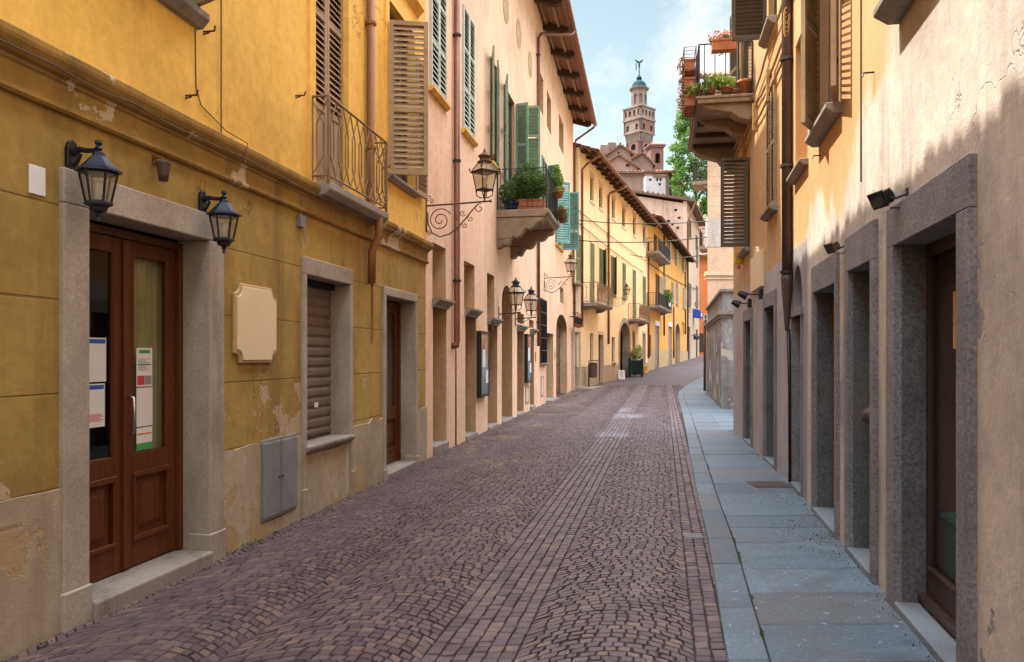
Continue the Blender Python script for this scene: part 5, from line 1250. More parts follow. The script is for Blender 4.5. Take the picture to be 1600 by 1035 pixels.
# big brown house with a hipped tile roof
Yb = 120.0; xb0, xb1 = xat(955,Yb), xat(1045,Yb); ze = zat(272,Yb); zr = zat(257,Yb)
FBr = Frame((xb0, Yb), (1, -.03)); br = Bld(FBr, 0.0, 'brick_house', 'big brown house with low hipped tile roof in front of the turret')
W = xb1-xb0; q = MB(); zb = terrain(20,Yb)-1; q.prism([(0,0),(W,0),(W+4.8,12),(2,14)], 'z', zb, ze); br.add(q, 'wall', stucco('brownhouse', (.30,.20,.16), (.24,.155,.12), (.15,.10,.08), .7, .25, cracks=0))
q = MB(); A = [(-.6,-.6,ze),(W+.6,-.6,ze),(W+5.4,12.6,ze),(1.6,14.6,ze)]; R0, R1 = (4,6.5,zr),(W-1.5,5.8,zr)
def up(p, d=.25): return (p[0],p[1],p[2]+d)
for f_ in ([up(A[0]),up(A[1]),up(R1),up(R0)],[up(A[1]),up(A[2]),up(R1)],[up(A[2]),up(A[3]),up(R0),up(R1)],[up(A[3]),up(A[0]),up(R0)],[A[0],A[1],up(A[1]),up(A[0])],[A[1],A[2],up(A[2]),up(A[1])],[A[3],A[2],A[1],A[0]]): q.poly(f_)
rfb = br.add(q, 'roof', m['tile']); q = MB()
n = int(W/.5)
for k in range(n+1):
    t = k/n; a = Vector(A[0]).lerp(Vector(A[1]), t); c = Vector(R0).lerp(Vector(R1), min(1,max(0,(t-.15)/.7)))
    if .15 < t < .9: q.tube([up(a,.3), up(c,.3)], .15, 5)
for k in range(20):
    t = k/20; a = Vector(A[1]).lerp(Vector(A[2]), t); c = Vector(R1); q.tube([up(a,.3), up(a.lerp(c, .9 if k in (0,19) else .75),.3)], .15, 5)
br.sub(rfb, q, 'roof_tile', m['tile'])
for k in range(3):
    q = MB(); q.box(-.5,.5,-.06,.02,0,2.2); br.add(q, 'window', m['dark_void']).matrix_basis = T(W+1.2+1.0*k, 3.0+2.5*k, zat(298,Yb)) @ RZ(math.atan2(12,4.8))
# white dovecote chimney block on the roof
Yd = 108.0
FD = Frame((xat(1009,Yd), Yd), (1, .02)); dv = Bld(FD, 0.0, 'chimney_block', 'white plastered chimney block with tiled top between the roofs', 'chimney', z=zat(330,Yd))
W = xat(1040,Yd)-xat(1009,Yd); q = MB(); q.box(0, W, 0, 1.6, zat(345,Yd), zat(275,Yd)); dv.add(q, 'wall', m['white_wall'])
def heart(cx, cz, s_): return [(cx+s_*.9*sin(t)**3, cz+s_*.08*(10*cos(t)-4*cos(2*t)-1.5*cos(3*t))) for t in [2*pi*k/16 for k in range(16)]][::-1]
for (px, py) in ((1016,281),(1031,288)):
    q = MB(); q.prism(heart(xat(px,Yd)-FD.o.x, zat(py,Yd), .24), 'y', -.03, .02); dv.add(q, 'heart_opening', m['dark_void'])
for px in (1027,1032):
    q = MB(); a = xat(px,Yd)-FD.o.x; q.box(a-.13,a+.13,-.03,.02,zat(283,Yd),zat(278,Yd)); dv.add(q, 'window', m['dark_void'])
q = MB(); q.box(.05,1.0,.2,1.3,zat(275,Yd)-.01,zat(268,Yd)); ck = dv.add(q, 'chimney', m['brick_wall'])
q = MB()
for k in range(6): q.tube([(-.15+.26*k, -.1, zat(267.5,Yd)), (-.15+.26*k, 1.6, zat(265,Yd))], .16, 6)
for k in range(8): q.tube([(1.1+.24*k, -.25, zat(275,Yd)), (1.1+.24*k, 1.4, zat(272.5,Yd))], .15, 6)
dv.add(q, 'roof_tile', m['tile'])
# ------------------------------------------------------------------ turret
Yt = 146.0
tu = Bld(Frame((xat(1017,Yt), Yt), (1, .12)), 0.0, 'turret', 'square brick turret with open arch right of the tall tower', 'turret')
W = xat(1037.5,Yt)-xat(1017,Yt); z0t, z1t = terrain(28,Yt)-1, zat(229.5,Yt)
oa = Op(xat(1024,Yt)-tu.F.o.x, xat(1032,Yt)-tu.F.o.x, zat(255,Yt), zat(238.5,Yt), W*.5, arch=.5); oa.arch = (oa.x1-oa.x0)/2
q = wall_mb(0, W, z0t, z1t, [oa], depth=W); tu.add(q, 'wall', m['brick_tower'])
q = MB(); q.box(oa.x0-.1, oa.x1+.1, W*.5, W*.5+.02, zat(247,Yt), zat(238,Yt)); 
q = MB(); q.box(-.25, W+.25, -.25, W+.25, z1t, z1t+.3); q.box(-.4, W+.4, -.4, W+.4, z1t+.28, z1t+.5); tu.add(q, 'cornice', m['brick_wall'])
q = MB(); q.lathe([(W*.85, 0), (.1, .9)], 4, (W/2, W/2, z1t+.5), pi/4); tu.add(q, 'roof', m['tile'])
# ------------------------------------------------------------------ tower
Yw = 165.0; cxw = xat(1002.3, Yw)
tw = Bld(Frame((cxw, Yw+3), (cos(radians(42)), sin(radians(42)))), 0.0, 'tower', 'tall brick tower with arcaded top, white lantern and blue dome on the hill', 'tower', z=0)
S = 2.02*1.0; zb = terrain(cxw, Yw)-1
def Zw(py): return zat(py, Yw)
half = 2.02
def arch_faces(h, z0, z1, n, zo0, zo1, wfrac, d, mat, name, back=True, backmat=None):
    "four walls with n arched openings each"
    for r in range(4):
        ops = []
        for k in range(n):
            c = -h + 2*h*(k+.5)/n; w_ = 2*h/n*wfrac/2
            ops.append(Op(c-w_, c+w_, zo0, zo1, d, arch=w_, back=back))
        # facade band: only the front skin plus reveals
        mb = MB(); mb.M = RZ(pi/2*r) @ T(0, -h, 0)
        wall_mb(-h, h, z0, z1, ops, depth=d+.02 if not back else d+.4, mb=mb, back_mi=1); tw.add(mb, name, [mat, backmat or m['dark_void']])
zA, zB, zC, zD = Zw(213), Zw(205), Zw(184), Zw(166)
arch_faces(half, zb, zA, 1, Zw(232), Zw(222), .32, .35, m['brick_tower'], 'shaft')
h2 = 2.38
for r in range(4):      # corbel table
    q = MB(); q.M = RZ(pi/2*r) @ T(0,-half,0)
    for k in range(10): a = -half+2*half*(k+.2)/10; q.prism([(0.02,zA-.9),(-.05,zA-.9),(-(h2-half),zB-.3),(-(h2-half),zB),(0.02,zB)][::-1], 'x', a, a+.25)
    tw.add(q, 'corbel', m['tower_stone'])
q = MB(); q.box(-half,half,-half,half,zA-.01,zB); tw.add(q, 'shaft', m['tower_stone'])
for r in range(4):
    mb = MB(); mb.M = RZ(pi/2*r) @ T(0,-h2,0); ops = [Op(-h2*.55-.38,-h2*.55+.38,Zw(201.5),Zw(192),.5,arch=.3), Op(h2*.5-.38,h2*.5+.38,Zw(201.5),Zw(192),.5,arch=.3)]
    wall_mb(-h2, h2, zB, zC, ops, depth=.52, mb=mb); tw.add(mb, 'upper_stage', m['tower_stone'] if r == 3 else m['brick_tower'])  # sun-facing wall lighter, the others darker: light and shade put into the material
q = MB(); q.box(-h2-.12,h2+.12,-h2-.12,h2+.12,zB-.12,zB+.12); tw.add(q, 'string_course', m['tower_stone'])
q = MB(); q.box(-h2-.22,h2+.22,-h2-.22,h2+.22,zC-.15,zC+.22); tw.add(q, 'cornice', m['tower_stone'])
h3 = h2+.05; arch_faces(h3, zC+.2, zD, 4, zC+.65, zD-.55, .62, .4, m['tower_stone'], 'loggia', back=False)
q = MB(); q.box(-h3-.18,h3+.18,-h3-.18,h3+.18,zD,zD+.3); q.box(-h2+.5,h2-.5,-h2+.5,h2-.5,zC+.2,zC+.3); tw.add(q, 'cornice', m['tower_stone'])
# octagonal lantern with open arches
r8 = 1.72; z0l, z1l = zD+.3, Zw(134)
for k in range(8):
    a = pi/4*k; ap = r8*cos(pi/8); hw_ = r8*sin(pi/8); mb = MB(); mb.M = RZ(a+.12) @ T(0,-ap,0)
    wall_mb(-hw_, hw_, z0l, z1l, [Op(-hw_*.5,hw_*.5,Zw(158),Zw(142.5),.3,arch=hw_*.5)], depth=.31, mb=mb); tw.add(mb, 'lantern_bay', m['tower_stone'])
q = MB(); q.lathe([(r8+.05,0),(r8+.42,.12),(r8+.45,.3),(r8+.1,.4)], 16, (0,0,z1l)); tw.add(q, 'lantern_cornice', m['tower_stone'])
q = MB(); R = 1.62; q.lathe([(R+.06,0),(R,.12)]+[(R*cos(t), .12+1.75*sin(t)) for t in [pi/2*k/8 for k in range(8)]]+[(.55,1.86),(.5,2.1),(.62,2.15),(.5,2.45),(.32,2.7),(.3,2.8)], 24, (0,0,z1l+.38)); tw.add(q, 'dome', m['dome'], smooth=True)
zs = z1l+3.15; q = MB(); q.tube([(0,0,zs-.2),(0,0,Zw(88))], [.13,.06], 8); q.lathe([(0,0),(.18,.18),(0,.36)], 8, (0,0,zs+.9)); sp = tw.add(q, 'spire', m['dome'])
q = MB(); zt = Zw(92); q.tube([(0,0,zt-.9),(0,0,zt-.3),(0,0,zt+.35),(0,0,zt+.6)], [.14,.22,.16,.1], 8)
c_, s_ = cos(radians(-42)), sin(radians(-42))
for sx in (-1,1): q.poly([(0,0,zt+.3),(sx*.35*c_,sx*.35*s_,zt+.75),(sx*1.0*c_,sx*1.0*s_,zt+1.05),(sx*.7*c_,sx*.7*s_,zt+.55),(sx*.3*c_,sx*.3*s_,zt+.15)])
q.poly([(-.55*c_,-.55*s_,zt-1.4),(-.75*c_,-.75*s_,zt-1.3),(-.75*c_,-.75*s_,zt+.2),(-.55*c_,-.55*s_,zt+.2)]); tw.sub(sp, q, 'weathervane_angel', m['dome'])
# ------------------------------------------------------------------ tree on the hill
def tree(label, X, Y, z0, zt, R, n, size, mat):
    t = thing('tree', label, 'tree', T(X, Y, z0)); H = zt-z0
    q = MB(); q.tube([(0,0,-1),(.1,.1,H*.2),(-.1,0,H*.45),(.2,.1,H*.75)], [.55,.42,.32,.1], 10)
    for k in range(9):
        a = 2.4*k; zz = H*(.3+.05*k); q.tube([(0,0,zz), (cos(a)*R*.4, sin(a)*R*.4, zz+H*.08), (cos(a)*R*.75, sin(a)*R*.75, zz+H*.12)], [.2,.12,.05], 6)
    q.build('trunk', m['bark'], t)
    q = MB(); rng = random.Random(5)
    for k in range(n):
        u = rng.uniform(0, 2*pi); v = rng.uniform(-1, 1); rr = R*(.55+.45*rng.random())*sqrt(max(.05, 1-v*v*.85)); p = (cos(u)*rr, sin(u)*rr, H*.60+v*H*.42)
        leaves_mb(q, p, (R*.22,R*.22,R*.17), 85, size, .6)
    q.build('crown', mat, t); return t
tree('bright green leafy tree on the hill right of the tower', xat(1087,118), 118, terrain(29,118), zat(176,118), 4.3, 270, .50, m['leaf_tree'])
# ------------------------------------------------------------------ lanterns
def spiral(cx, cz, r0, a0, turns, sgn=1, n=26, rmin=.012):
    return [(0, cx+(r0-(r0-rmin)*k/n)*cos(a0+sgn*2*pi*turns*k/n), cz+(r0-(r0-rmin)*k/n)*sin(a0+sgn*2*pi*turns*k/n)) for k in range(n+1)]
def street_lantern(M, arm, big, label, group='wall lanterns on iron brackets', sc=.93):
    t = thing('wall_lantern', label, 'street lamp', M, group)
    q = MB(); end = arm+.10
    q.box(-.02,.02,-.015,.0,-.42 if big else -.2,.16); q.tube([(0,0,-.02),(0,-arm*.5,-.005),(0,-end,.02)], .014, 8)
    q.lathe([(.02,-.0),(.012,.03),(.004,.05)], 6, (0,-end,.0))
    if big:
        # big S scroll under the bar, sprays and curls
        R = .20
        q.tube([(0,-.03,-.03)]+[(0,-.03-R*.95+R*.95*cos(t_),-.26+R*1.1*sin(t_)) for t_ in [pi*.0-pi*.9*k/10*0 for k in range(0)]], .001, 3) if False else None
        sp = spiral(-.225, -.245, .185, radians(150), 1.9, -1, 44, .03)
        q.tube(sp, .0085, 6)
        low = [(0,-.03,-.12),(0,-.035,-.30),(0,-.10,-.44),(0,-.22,-.50),(0,-.36,-.47),(0,-.50,-.37),(0,-.62,-.24),(0,-.74,-.10),(0,-.82,-.02)]
        q.tube(low, .011, 6)
        q.tube(spiral(-.84, -.085, .075, radians(110), 1.1, -1, 20, .02), .007, 5)
        for (cy, cz, r_, a0, sg) in ((-.58,-.15,.05,200,1),(-.70,-.235,.05,60,-1),(-.61,-.335,.045,30,-1),(-.50,-.21,.035,260,1)): q.tube(spiral(cy, cz, r_, radians(a0), 1.2, sg, 16, .01), .0065, 5)
        for (cy, cz, r_, a0, sg) in ((-.05,.10,.045,-90,1),(-.10,.05,.035,-90,1),(-.055,-.44,.04,90,-1)): q.tube(spiral(cy, cz, r_, radians(a0), 1.3, sg, 16, .008), .0065, 5)
    else:
        q.tube([(0,0,-.16),(0,-arm*.30,-.15),(0,-arm*.65,-.07),(0,-arm*.95,.0)], .009, 6)
        q.tube(spiral(-arm*.32, -.07, .05, radians(-90), 1.2, 1, 18, .012), .006, 5)
    q.build('bracket', m['iron'] if not big else m['rust'], t, smooth=True)
    Lm = T(0, -arm, .02) @ RZ(radians(45)) @ Matrix.Scale(sc, 4)
    fr = MB(); r2 = sqrt(2)
    def ring(hw, z, th=.012): 
        for s_ in (-1, 1):
            fr.box(-hw-th/2, hw+th/2, s_*hw-th/2, s_*hw+th/2, z-th/2, z+th/2); fr.box(s_*hw-th/2, s_*hw+th/2, -hw+th/2, hw-th/2, z-th/2+.001, z+th/2-.001)
    ring(.098, .185, .02); ring(.142, .47, .018)
    for sx in (-1,1):
        for sy in (-1,1):
            fr.tube([(sx*.098,sy*.098,.185),(sx*.142,sy*.142,.475)], .010, 5); fr.tube([(sx*.155,sy*.155,.49),(sx*.075,sy*.075,.635)], .009, 5)
            fr.tube([(sx*.09,sy*.09,.18),(sx*.10,sy*.10,.10),(sx*.045,sy*.045,.055),(0,0,.06)], .009, 5); fr.lathe([(.012,.0),(.003,-.035)], 5, (sx*.10,sy*.10,.17))
            fr.lathe([(.012,0),(.014,.02),(.004,.045)], 5, (sx*.175,sy*.175,.50))
    fr.tube([(0,0,-.01),(0,0,.06),(0,0,.19)], .014, 8); fr.box(-.095,.095,-.095,.095,.176,.184)
    lo = fr.build('lantern_frame', m['iron'], t, Lm)
    gl = MB()
    for k in range(4):
        gl.M = RZ(pi/2*k); gl.poly([(-.096,-.097,.19),(.096,-.097,.19),(.14,-.141,.465),(-.14,-.141,.465)]); gl.poly([(-.15,-.152,.495),(.15,-.152,.495),(.075,-.076,.632),(-.075,-.076,.632)])
    gl.M = I4; gl.build('lamp_glass', m['lamp_glass'], lo)
    q = MB(); q.lathe([(.245,.47),(.25,.485),(.215,.497)], 4, a0=pi/4); q.lathe([(.115,.63),(.125,.64),(.085,.66),(.075,.70),(.11,.73),(.10,.745),(.055,.775),(.05,.785),(.018,.80),(.02,.83),(.004,.86)], 12)
    q.build('lantern_cap', m['iron'] if not big else m['rust'], lo)
    q = MB(); q.lathe([(.02,.19),(.025,.25),(.045,.31),(.04,.37),(.0,.40)], 10); q.build('bulb', m['bulb'], lo, smooth=True)
    return t
def lant(F, pa, pybar, pc, arm, big, label):
    x, z = F.at(pa, pybar); return street_lantern(F.M @ T(x, 0, z), arm, big, label)
lant(FL, 665.5, 320, 757, .92, True, 'large lantern on scrolled bracket at the joint of yellow and pink houses')
lant(FL, 779, 490, 806, .40, False, 'lantern on short bracket left of the arched niche, nearer of two')
lant(FL, 805, 497.5, 830, .42, False, 'lantern on short bracket just past the arched niche, further of two')
lant(FL, 850, 434, 892, .89, True, 'lantern on scrolled bracket above the arched door of the pink house')
lant(FC, 957, 466, 978, .8, True, 'lantern on scrolled bracket on the cream house above its carriage arch')
lant(FC, 1076, 482, 1083, .8, True, 'small far lantern on the grey beige house before the blue awning')
def coach_lamp(M, label):
    t = thing('wall_lamp', label, 'wall lamp', M, 'black coach lamps flanking the first door')
    q = MB(); q.prism([(-.035,-.085),(.035,-.085),(.045,-.05),(.045,.06),(.03,.095),(0,.115),(-.03,.095),(-.045,.06),(-.045,-.05)], 'y', -.025, 0); q.tube([(0,-.02,.04),(0,-.07,.055),(0,-.12,.045),(0,-.19,.045)], [.026,.018,.016,.014], 8); q.tube([(0,-.02,-.04),(0,-.05,-.02),(0,-.075,.03)], .012, 6)
    q.build('bracket', m['iron_blue'], t, bevel=.004)
    L = T(0,-.19,0)
    q = MB(); q.lathe([(.018,.10),(.022,.085),(.012,.07),(.024,.055),(.016,.04),(.03,.025)][::-1], 10); q.lathe([(.128,-.085),(.128,-.075),(.105,-.06),(.08,-.035),(.045,.005),(.034,.012),(.032,.03)], 6); q.lathe([(.0,-.084),(.12,-.084)], 6); q.build('lamp_roof', m['roof_blue'], t, L)
    fr = MB()
    for k in range(6):
        a = pi/3*k; fr.tube([(.102*cos(a),.102*sin(a),-.085),(.066*cos(a),.066*sin(a),-.265)], .0075, 5); b_ = a+pi/3
        fr.tube([(.102*cos(a),.102*sin(a),-.09),(.102*cos(b_),.102*sin(b_),-.09)], .007, 5); fr.tube([(.067*cos(a),.067*sin(a),-.262),(.067*cos(b_),.067*sin(b_),-.262)], .008, 5)
    fr.lathe([(.0,-.375),(.012,-.37),(.008,-.345),(.02,-.335),(.015,-.325),(.045,-.31),(.05,-.29),(.078,-.275),(.078,-.265),(.0,-.262)], 6); fo = fr.build('lamp_frame', m['iron_blue'], t, L)
    g_ = MB()
    for k in range(6):
        a, b_ = pi/3*k, pi/3*(k+1); g_.poly([(.099*cos(a),.099*sin(a),-.088),(.064*cos(a),.064*sin(a),-.262),(.064*cos(b_),.064*sin(b_),-.262),(.099*cos(b_),.099*sin(b_),-.088)])
    g_.build('lamp_glass', m['lamp_glass'], fo)
    q = MB(); q.lathe([(.015,-.255),(.018,-.215),(.03,-.18),(.028,-.15),(.0,-.125)], 10); q.build('bulb', m['bulb'], fo, smooth=True); return t
x, z = FL.at(154, 219, -.19); l1 = coach_lamp(FL.M @ T(x, 0, z-.105), 'black coach lamp above the left corner of the first door frame')
x, z = FL.at(350, 298, -.19); dup(l1, FL.M @ T(x, 0, z-.105), 'black coach lamp at the right upper corner of the first door frame')
x, z = FL.at(240, 250); t = thing('old_lamp_holder', 'small rusty cup fixture between the two coach lamps', 'lamp holder', FL.M @ T(x, 0, z))
q = MB(); q.box(-.02,.02,-.012,0,-.03,.03); q.tube([(0,-.01,.01),(0,-.06,.015),(0,-.075,-.02)], .006, 6); q.build('bracket', m['rust'], t)
q = MB(); q.lathe([(.03,-.15),(.036,-.10),(.05,-.03),(.053,-.02),(.02,-.01)], 12, (0,-.075,0)); q.build('cup', m['pipe_brown'], t, smooth=True)
# ------------------------------------------------------------------ plaques, notices, cases
def quad_at(F, pts, y): return [F.at(px, py, y) for px, py in pts]
def notched(x0, x1, z0, z1, r, n=6):
    out = []
    for (cx, cz, a0) in ((x1, z0, 180), (x1, z1, 270), (x0, z1, 0), (x0, z0, 90)):
        pass
    def arc(cx, cz, a, b): return [(cx+r*cos(radians(a+(b-a)*k/n)), cz+r*sin(radians(a+(b-a)*k/n))) for k in range(n+1)]
    out += arc(x1, z0, 180, 90) + arc(x1, z1, 270, 180) + arc(x0, z1, 0, -90) + arc(x0, z0, 90, 0)
    return out
xa, xb = FL.X(369,-.04), FL.X(434,-.04); za, zb = FL.at(400,567.5,-.04)[1], FL.at(369,441,-.04)[1]
t = thing('wall_plaque', 'blank cream signboard with scalloped corners on the ochre wall', 'signboard', FL.M @ T((xa+xb)/2, 0, za)); w_, h_ = (xb-xa)/2, zb-za
def scallop(w, z0, z1, r, s): return notched(-w, w, z0, z1, r)
q = MB(); q.prism(scallop(w_, 0, h_, .085, 0), 'y', -.03, 0); q.build('frame', m['cream_edge'], t, bevel=.006)
q = MB(); q.prism(scallop(w_-.025, .025, h_-.025, .09, 0), 'y', -.042, -.028); q.build('board', m['cream_sign'], t, bevel=.003)
pts = quad_at(FL, ((46,264),(71.5,308)), -.008); q = MB(); q.box(-.5*(pts[1][0]-pts[0][0]), .5*(pts[1][0]-pts[0][0]), -.008, 0, 0, .16); q.build('wall_plate', m['white'], None, FL.M @ T((pts[0][0]+pts[1][0])/2, 0, FL.at(58,305)[1]), bevel=.002, label='small white square plate on the ochre wall left of the door', cat='plate')
def notice(label, pa, pb, pt, pbm, deco, ref=None, mat=None, y=.236):
    xa, xb = FL.X(pa,y), FL.X(pb,y); r_ = (pa+pb)/2; z1, z0 = FL.at(r_,pt,y)[1], FL.at(r_,pbm,y)[1]; w_, h_ = xb-xa, z1-z0
    t = thing('paper_notice', label, 'notice', FL.M @ T(xa, y, z0), 'papers taped inside the door glass')
    q = MB(); q.box(0, w_, -.0015, .0, 0, h_); q.build('sheet', mat or m['paper'], t)
    for (nm, mt_, x0, x1, za, zb) in deco:
        q = MB()
        if nm == 'text':
            k = 0; z = zb*h_
            while z > za*h_: q.box(x0*w_, (x0+(x1-x0)*random.uniform(.6,1))*w_, -.0024, -.0014, z-.0035, z); z -= .009
        else: q.box(x0*w_, x1*w_, -.0022, -.0014, za*h_, zb*h_)
        q.build(nm, m[mt_], t)
notice('upper white sheet with blue header in the left door leaf', 137,165.5,528,597, (('header','blue_print',.05,.95,.87,.97),))
notice('lower white sheet with blue header in the left door leaf', 135,163.5,600,668, (('header','blue_print',.05,.95,.87,.97),('text','red_print',.1,.95,.14,.30)))
notice('white sheet with green oval heading and small picture, topmost in the right leaf', 213,237.5,544,604, (('header','green_print',.15,.85,.86,.95),('text','grey_print',.1,.9,.42,.72),('picture','red_print',.05,.5,.04,.28),('picture','grey_print',.52,.95,.04,.28),('rule','green_print',.03,.97,.56,.575)))
notice('plain white sheet in the middle of the right door leaf', 213,238,606,666, (('text','paper',.2,.8,.4,.6),))
notice('white sheet with broad green foot, lowest in the right door leaf', 213,237.5,668,703, (('footer','green_print',.0,1,.0,.32),('rule','orange_print',.05,.95,.68,.76)))
x, z = FL.at(197,703,.236); q = MB(); q.lathe([(.045,0),(.045,.001)], 20); q.build('door_sticker', m['white'], None, FL.M @ T(x,.238,z) @ RX(radians(90)), label='round white sticker on the glass below the door handle', cat='sticker')
def display_case(label, pa, pb, pt, pbm, pm):
    y = -.10; xa, xb = FL.X(pm, y), FL.X(pb, y); z1, z0 = FL.at(pb,pt,y)[1], FL.at(pb,pbm,y)[1]; w_, h_ = xb-xa, z1-z0
    t = thing('display_case', label, 'display case', FL.M @ T(xa, 0, z0), 'dark glazed display cases on the pink wall')
    q = MB(); q.box(0,w_,y+.02,0,0,h_); q.box(0,.05,y,y+.021,0,h_); q.box(w_-.05,w_,y,y+.021,0,h_); q.box(.05,w_-.05,y+.0005,y+.021,0,.06); q.box(.05,w_-.05,y+.0005,y+.021,h_-.06,h_); q.build('case', m['grey_metal'] if False else m['iron'], t, bevel=.004)
    q = MB(); q.box(.048,w_-.048,y+.012,y+.019,.058,h_-.058); q.build('poster', m['poster'], t)
    q = MB(); q.box(.18,w_*.55,y+.009,y+.0119,h_*.45,h_*.72); q.box(w_*.6,w_-.1,y+.009,y+.0119,h_*.2,h_*.4); q.build('sheet', m['white'], t)
display_case('tall dark display case between the third and fourth pink niches', 744,765,519,618,752); display_case('smaller far display case near the second pair of bracket lanterns', 820,831.5,523,597,824.5)
for px, py, lab in ((836.5,557,'small brass plate left of the blue barred window'),(867,555.5,'small brass plate left of the arched door')):
    x, z = FL.at(px, py); q = MB(); q.box(-.09,.09,-.015,0,-.14,.14); q.build('name_plate', m['brass'], None, FL.M @ T(x,0,z), bevel=.004, label=lab, cat='plate')
x, z = FL.at(770, 508); t = thing('old_bell_box', 'small rusty bell box above the first display case', 'bell', FL.M @ T(x-.25,0,z)); q = MB(); q.box(-.05,.05,-.05,0,-.12,.12); q.build('box', m['rust'], t, bevel=.006); q = MB(); q.lathe([(.02,0),(.035,.02),(.02,.05)], 10, (0,-.06,.0)); q.build('bell', m['copper'], t)
# ------------------------------------------------------------------ plants
def pot_mb(r, h, n=16):
    q = MB(); q.lathe([(r*.68,0),(r*.92,h*.80),(r*1.02,h*.81),(r*1.04,h),(r*.92,h),(r*.88,h*.86),(0,h*.85)], n); return q
def potted(label, M, r, h, plant, cat='potted plant', group=None, mat=None, name='potted_plant', box=None):
    t = thing(name, label, cat, M, group)
    if box: q = MB(); w_, d_ = box; q.box(-w_/2,w_/2,-d_/2,d_/2,0,h); q.box(-w_/2-.012,w_/2+.012,-d_/2-.012,d_/2+.012,h-.04,h+.002); q.build('planter', mat or m['terracotta'], t, bevel=.006)
    else: pot_mb(r, h).build('pot', mat or m['terracotta'], t, smooth=True)
    for (nm, mt_, c, R, n, s) in plant:
        q = MB(); leaves_mb(q, c, R, n, s); q.build(nm, m[mt_], t)
    return t
def onF(F, x, y, z): return F.M @ T(x, y, z)
bz = BZ
xbn = B0+.30
potted('blue glazed pot with a spiky shrub on the near corner of the carved balcony', onF(FL, B0+.25, -.30, bz), .17, .2, (('foliage','leaf_dark',(0,0,.42),(.34,.3,.26),420,.11),), mat=m['glazed_blue'])
potted('terracotta trough with a dense dark shrub on the carved balcony', onF(FL, B0+.24, -.78, bz), .2, .24, (('foliage','leaf_dark',(0,0,.55),(.36,.40,.36),1300,.10),('blossom','leaf_light',(0,0,.5),(.36,.40,.32),40,.05)), box=(.30,.56))
potted('large oleander behind the trough on the carved balcony', onF(FL, B0+.75, -.62, bz), .2, .3, (('foliage','leaf_dark',(0,0,.75),(.4,.42,.45),1100,.12),))
t = potted('bright green dwarf cypress in a pot on the balcony rail', onF(FL, B1-.45, -BP-.02, bz+.62), .11, .17, (('foliage','leaf_bright',(0,0,.38),(.17,.17,.24),1100,.06),('foliage','leaf_bright',(0,0,.62),(.10,.10,.16),450,.05)), cat='potted plant')
for i, (dx, dz, lab) in enumerate(((-.75,.52,'small clay pot hung on the pink house balcony rail'),(-1.0,.45,'clay pot of trailing leaves hung at the balcony corner'))):
    potted(lab, onF(FL, B1+dx, -BP-.12, bz+dz), .11, .17, (('foliage','leaf',(0,0,.17),(.14,.14,.1),140,.06),('blossom','flower',(0,-.03,.2),(.13,.13,.08),30,.045)), cat='potted plant')
for i, (dx, dz) in enumerate(((-.35,.12),(-.12,.02))):
    potted(('clay pot with dark red trailing plant low on the far balcony corner','lowest clay pot with drooping stems at the far balcony corner')[i], onF(FL, B1+dx, -BP-.13, bz+dz), .12, .19, (('foliage','leaf_dark',(0,0,.14),(.2,.17,.16),220,.06),('blossom','flower',(0,-.05,.16),(.15,.13,.1),25,.035)))
# right balcony: pots on the slab edge, rail boxes and pot rack
px_r = [(1165,.150,.26,'widest terracotta pot on the right balcony, beside the wall'),(1150,.075,.13,'small empty looking clay pot beside the widest pot'),(1135,.105,.18,'clay pot with broad light leaves in the middle of the right balcony'),(1109.5,.095,.17,'clay pot with broad leaves near the outer corner of the right balcony')]
for px, r_, h_, lab in px_r:
    s_ = rb1-.16
    # position along the projection for the near edge of the slab
    y = -min(range(0, 95), key=lambda k: abs((lambda P_: CX+FPX*P_.x/P_.y)(FR2.M @ Vector((s_, -k/100, 6.1))) - px))/100
    pl_ = () if 'widest' in lab else (('foliage','leaf_light',(0,0,h_+.08),(.2,.2,.13),46,.17),('foliage','leaf',(0,0,h_+.05),(.16,.16,.1),20,.13))
    if 'empty' in lab: pl_ = (('foliage','leaf_light',(0,0,h_+.02),(.08,.08,.05),6,.09),)
    potted(lab, onF(FR2, s_, y, RBZ+.006), r_, h_, pl_)
potted('low pot of pale trailing leaves hanging over the balcony corner', onF(FR2, rb1-.16, -RP+.1, RBZ+.006), .09, .15, (('foliage','leaf_light',(.05,-.08,.16),(.16,.20,.13),60,.14),))
potted('red geranium trough hung high on the near rail of the right balcony', onF(FR2, rb1+.06, -.50, RBZ+.72), .1, .19, (('foliage','leaf',(0,0,.20),(.10,.26,.09),200,.06),('blossom','flower',(0,0,.25),(.12,.27,.11),170,.06),('foliage','leaf',(.05,0,-.03),(.04,.2,.06),30,.05)), box=(.17,.40))
t = thing('pot_rack', 'iron rack of hanging terracotta boxes outside the right balcony corner', 'pot rack', onF(FR2, rb1-.35, -RP-.12, RBZ))
q = MB()
for yy_ in (-.10,.10):
    for xx in (-.5,.3): q.tube([(xx,yy_,-.12),(xx,yy_,.88)], .009, 5)
for zz in (-.12,.18,.50,.88):
    for yy_ in (-.10,.10): q.tube([(-.5,yy_,zz),(.3,yy_,zz)], .007, 5)
    for k in range(6): q.tube([(-.5+.16*k,-.10,zz),(-.5+.16*k,.10,zz)], .006, 4)
q.build('rack', m['rust'], t)
for k, zz in enumerate((-.11,.19,.51)):
    potted(('lowest terracotta box in the iron rack of the right balcony','middle terracotta box in the iron rack of the right balcony','topmost terracotta box with pink blossoms in the iron rack')[k], onF(FR2, rb1-.45, -RP-.12, RBZ+zz), .1, .2, (('foliage','leaf',(-.0,-.08,.2),(.32,.12,.10),110,.06),('blossom','flower',(0,-.12,.17),(.34,.10,.14),80,.055)), box=(.62,.17))
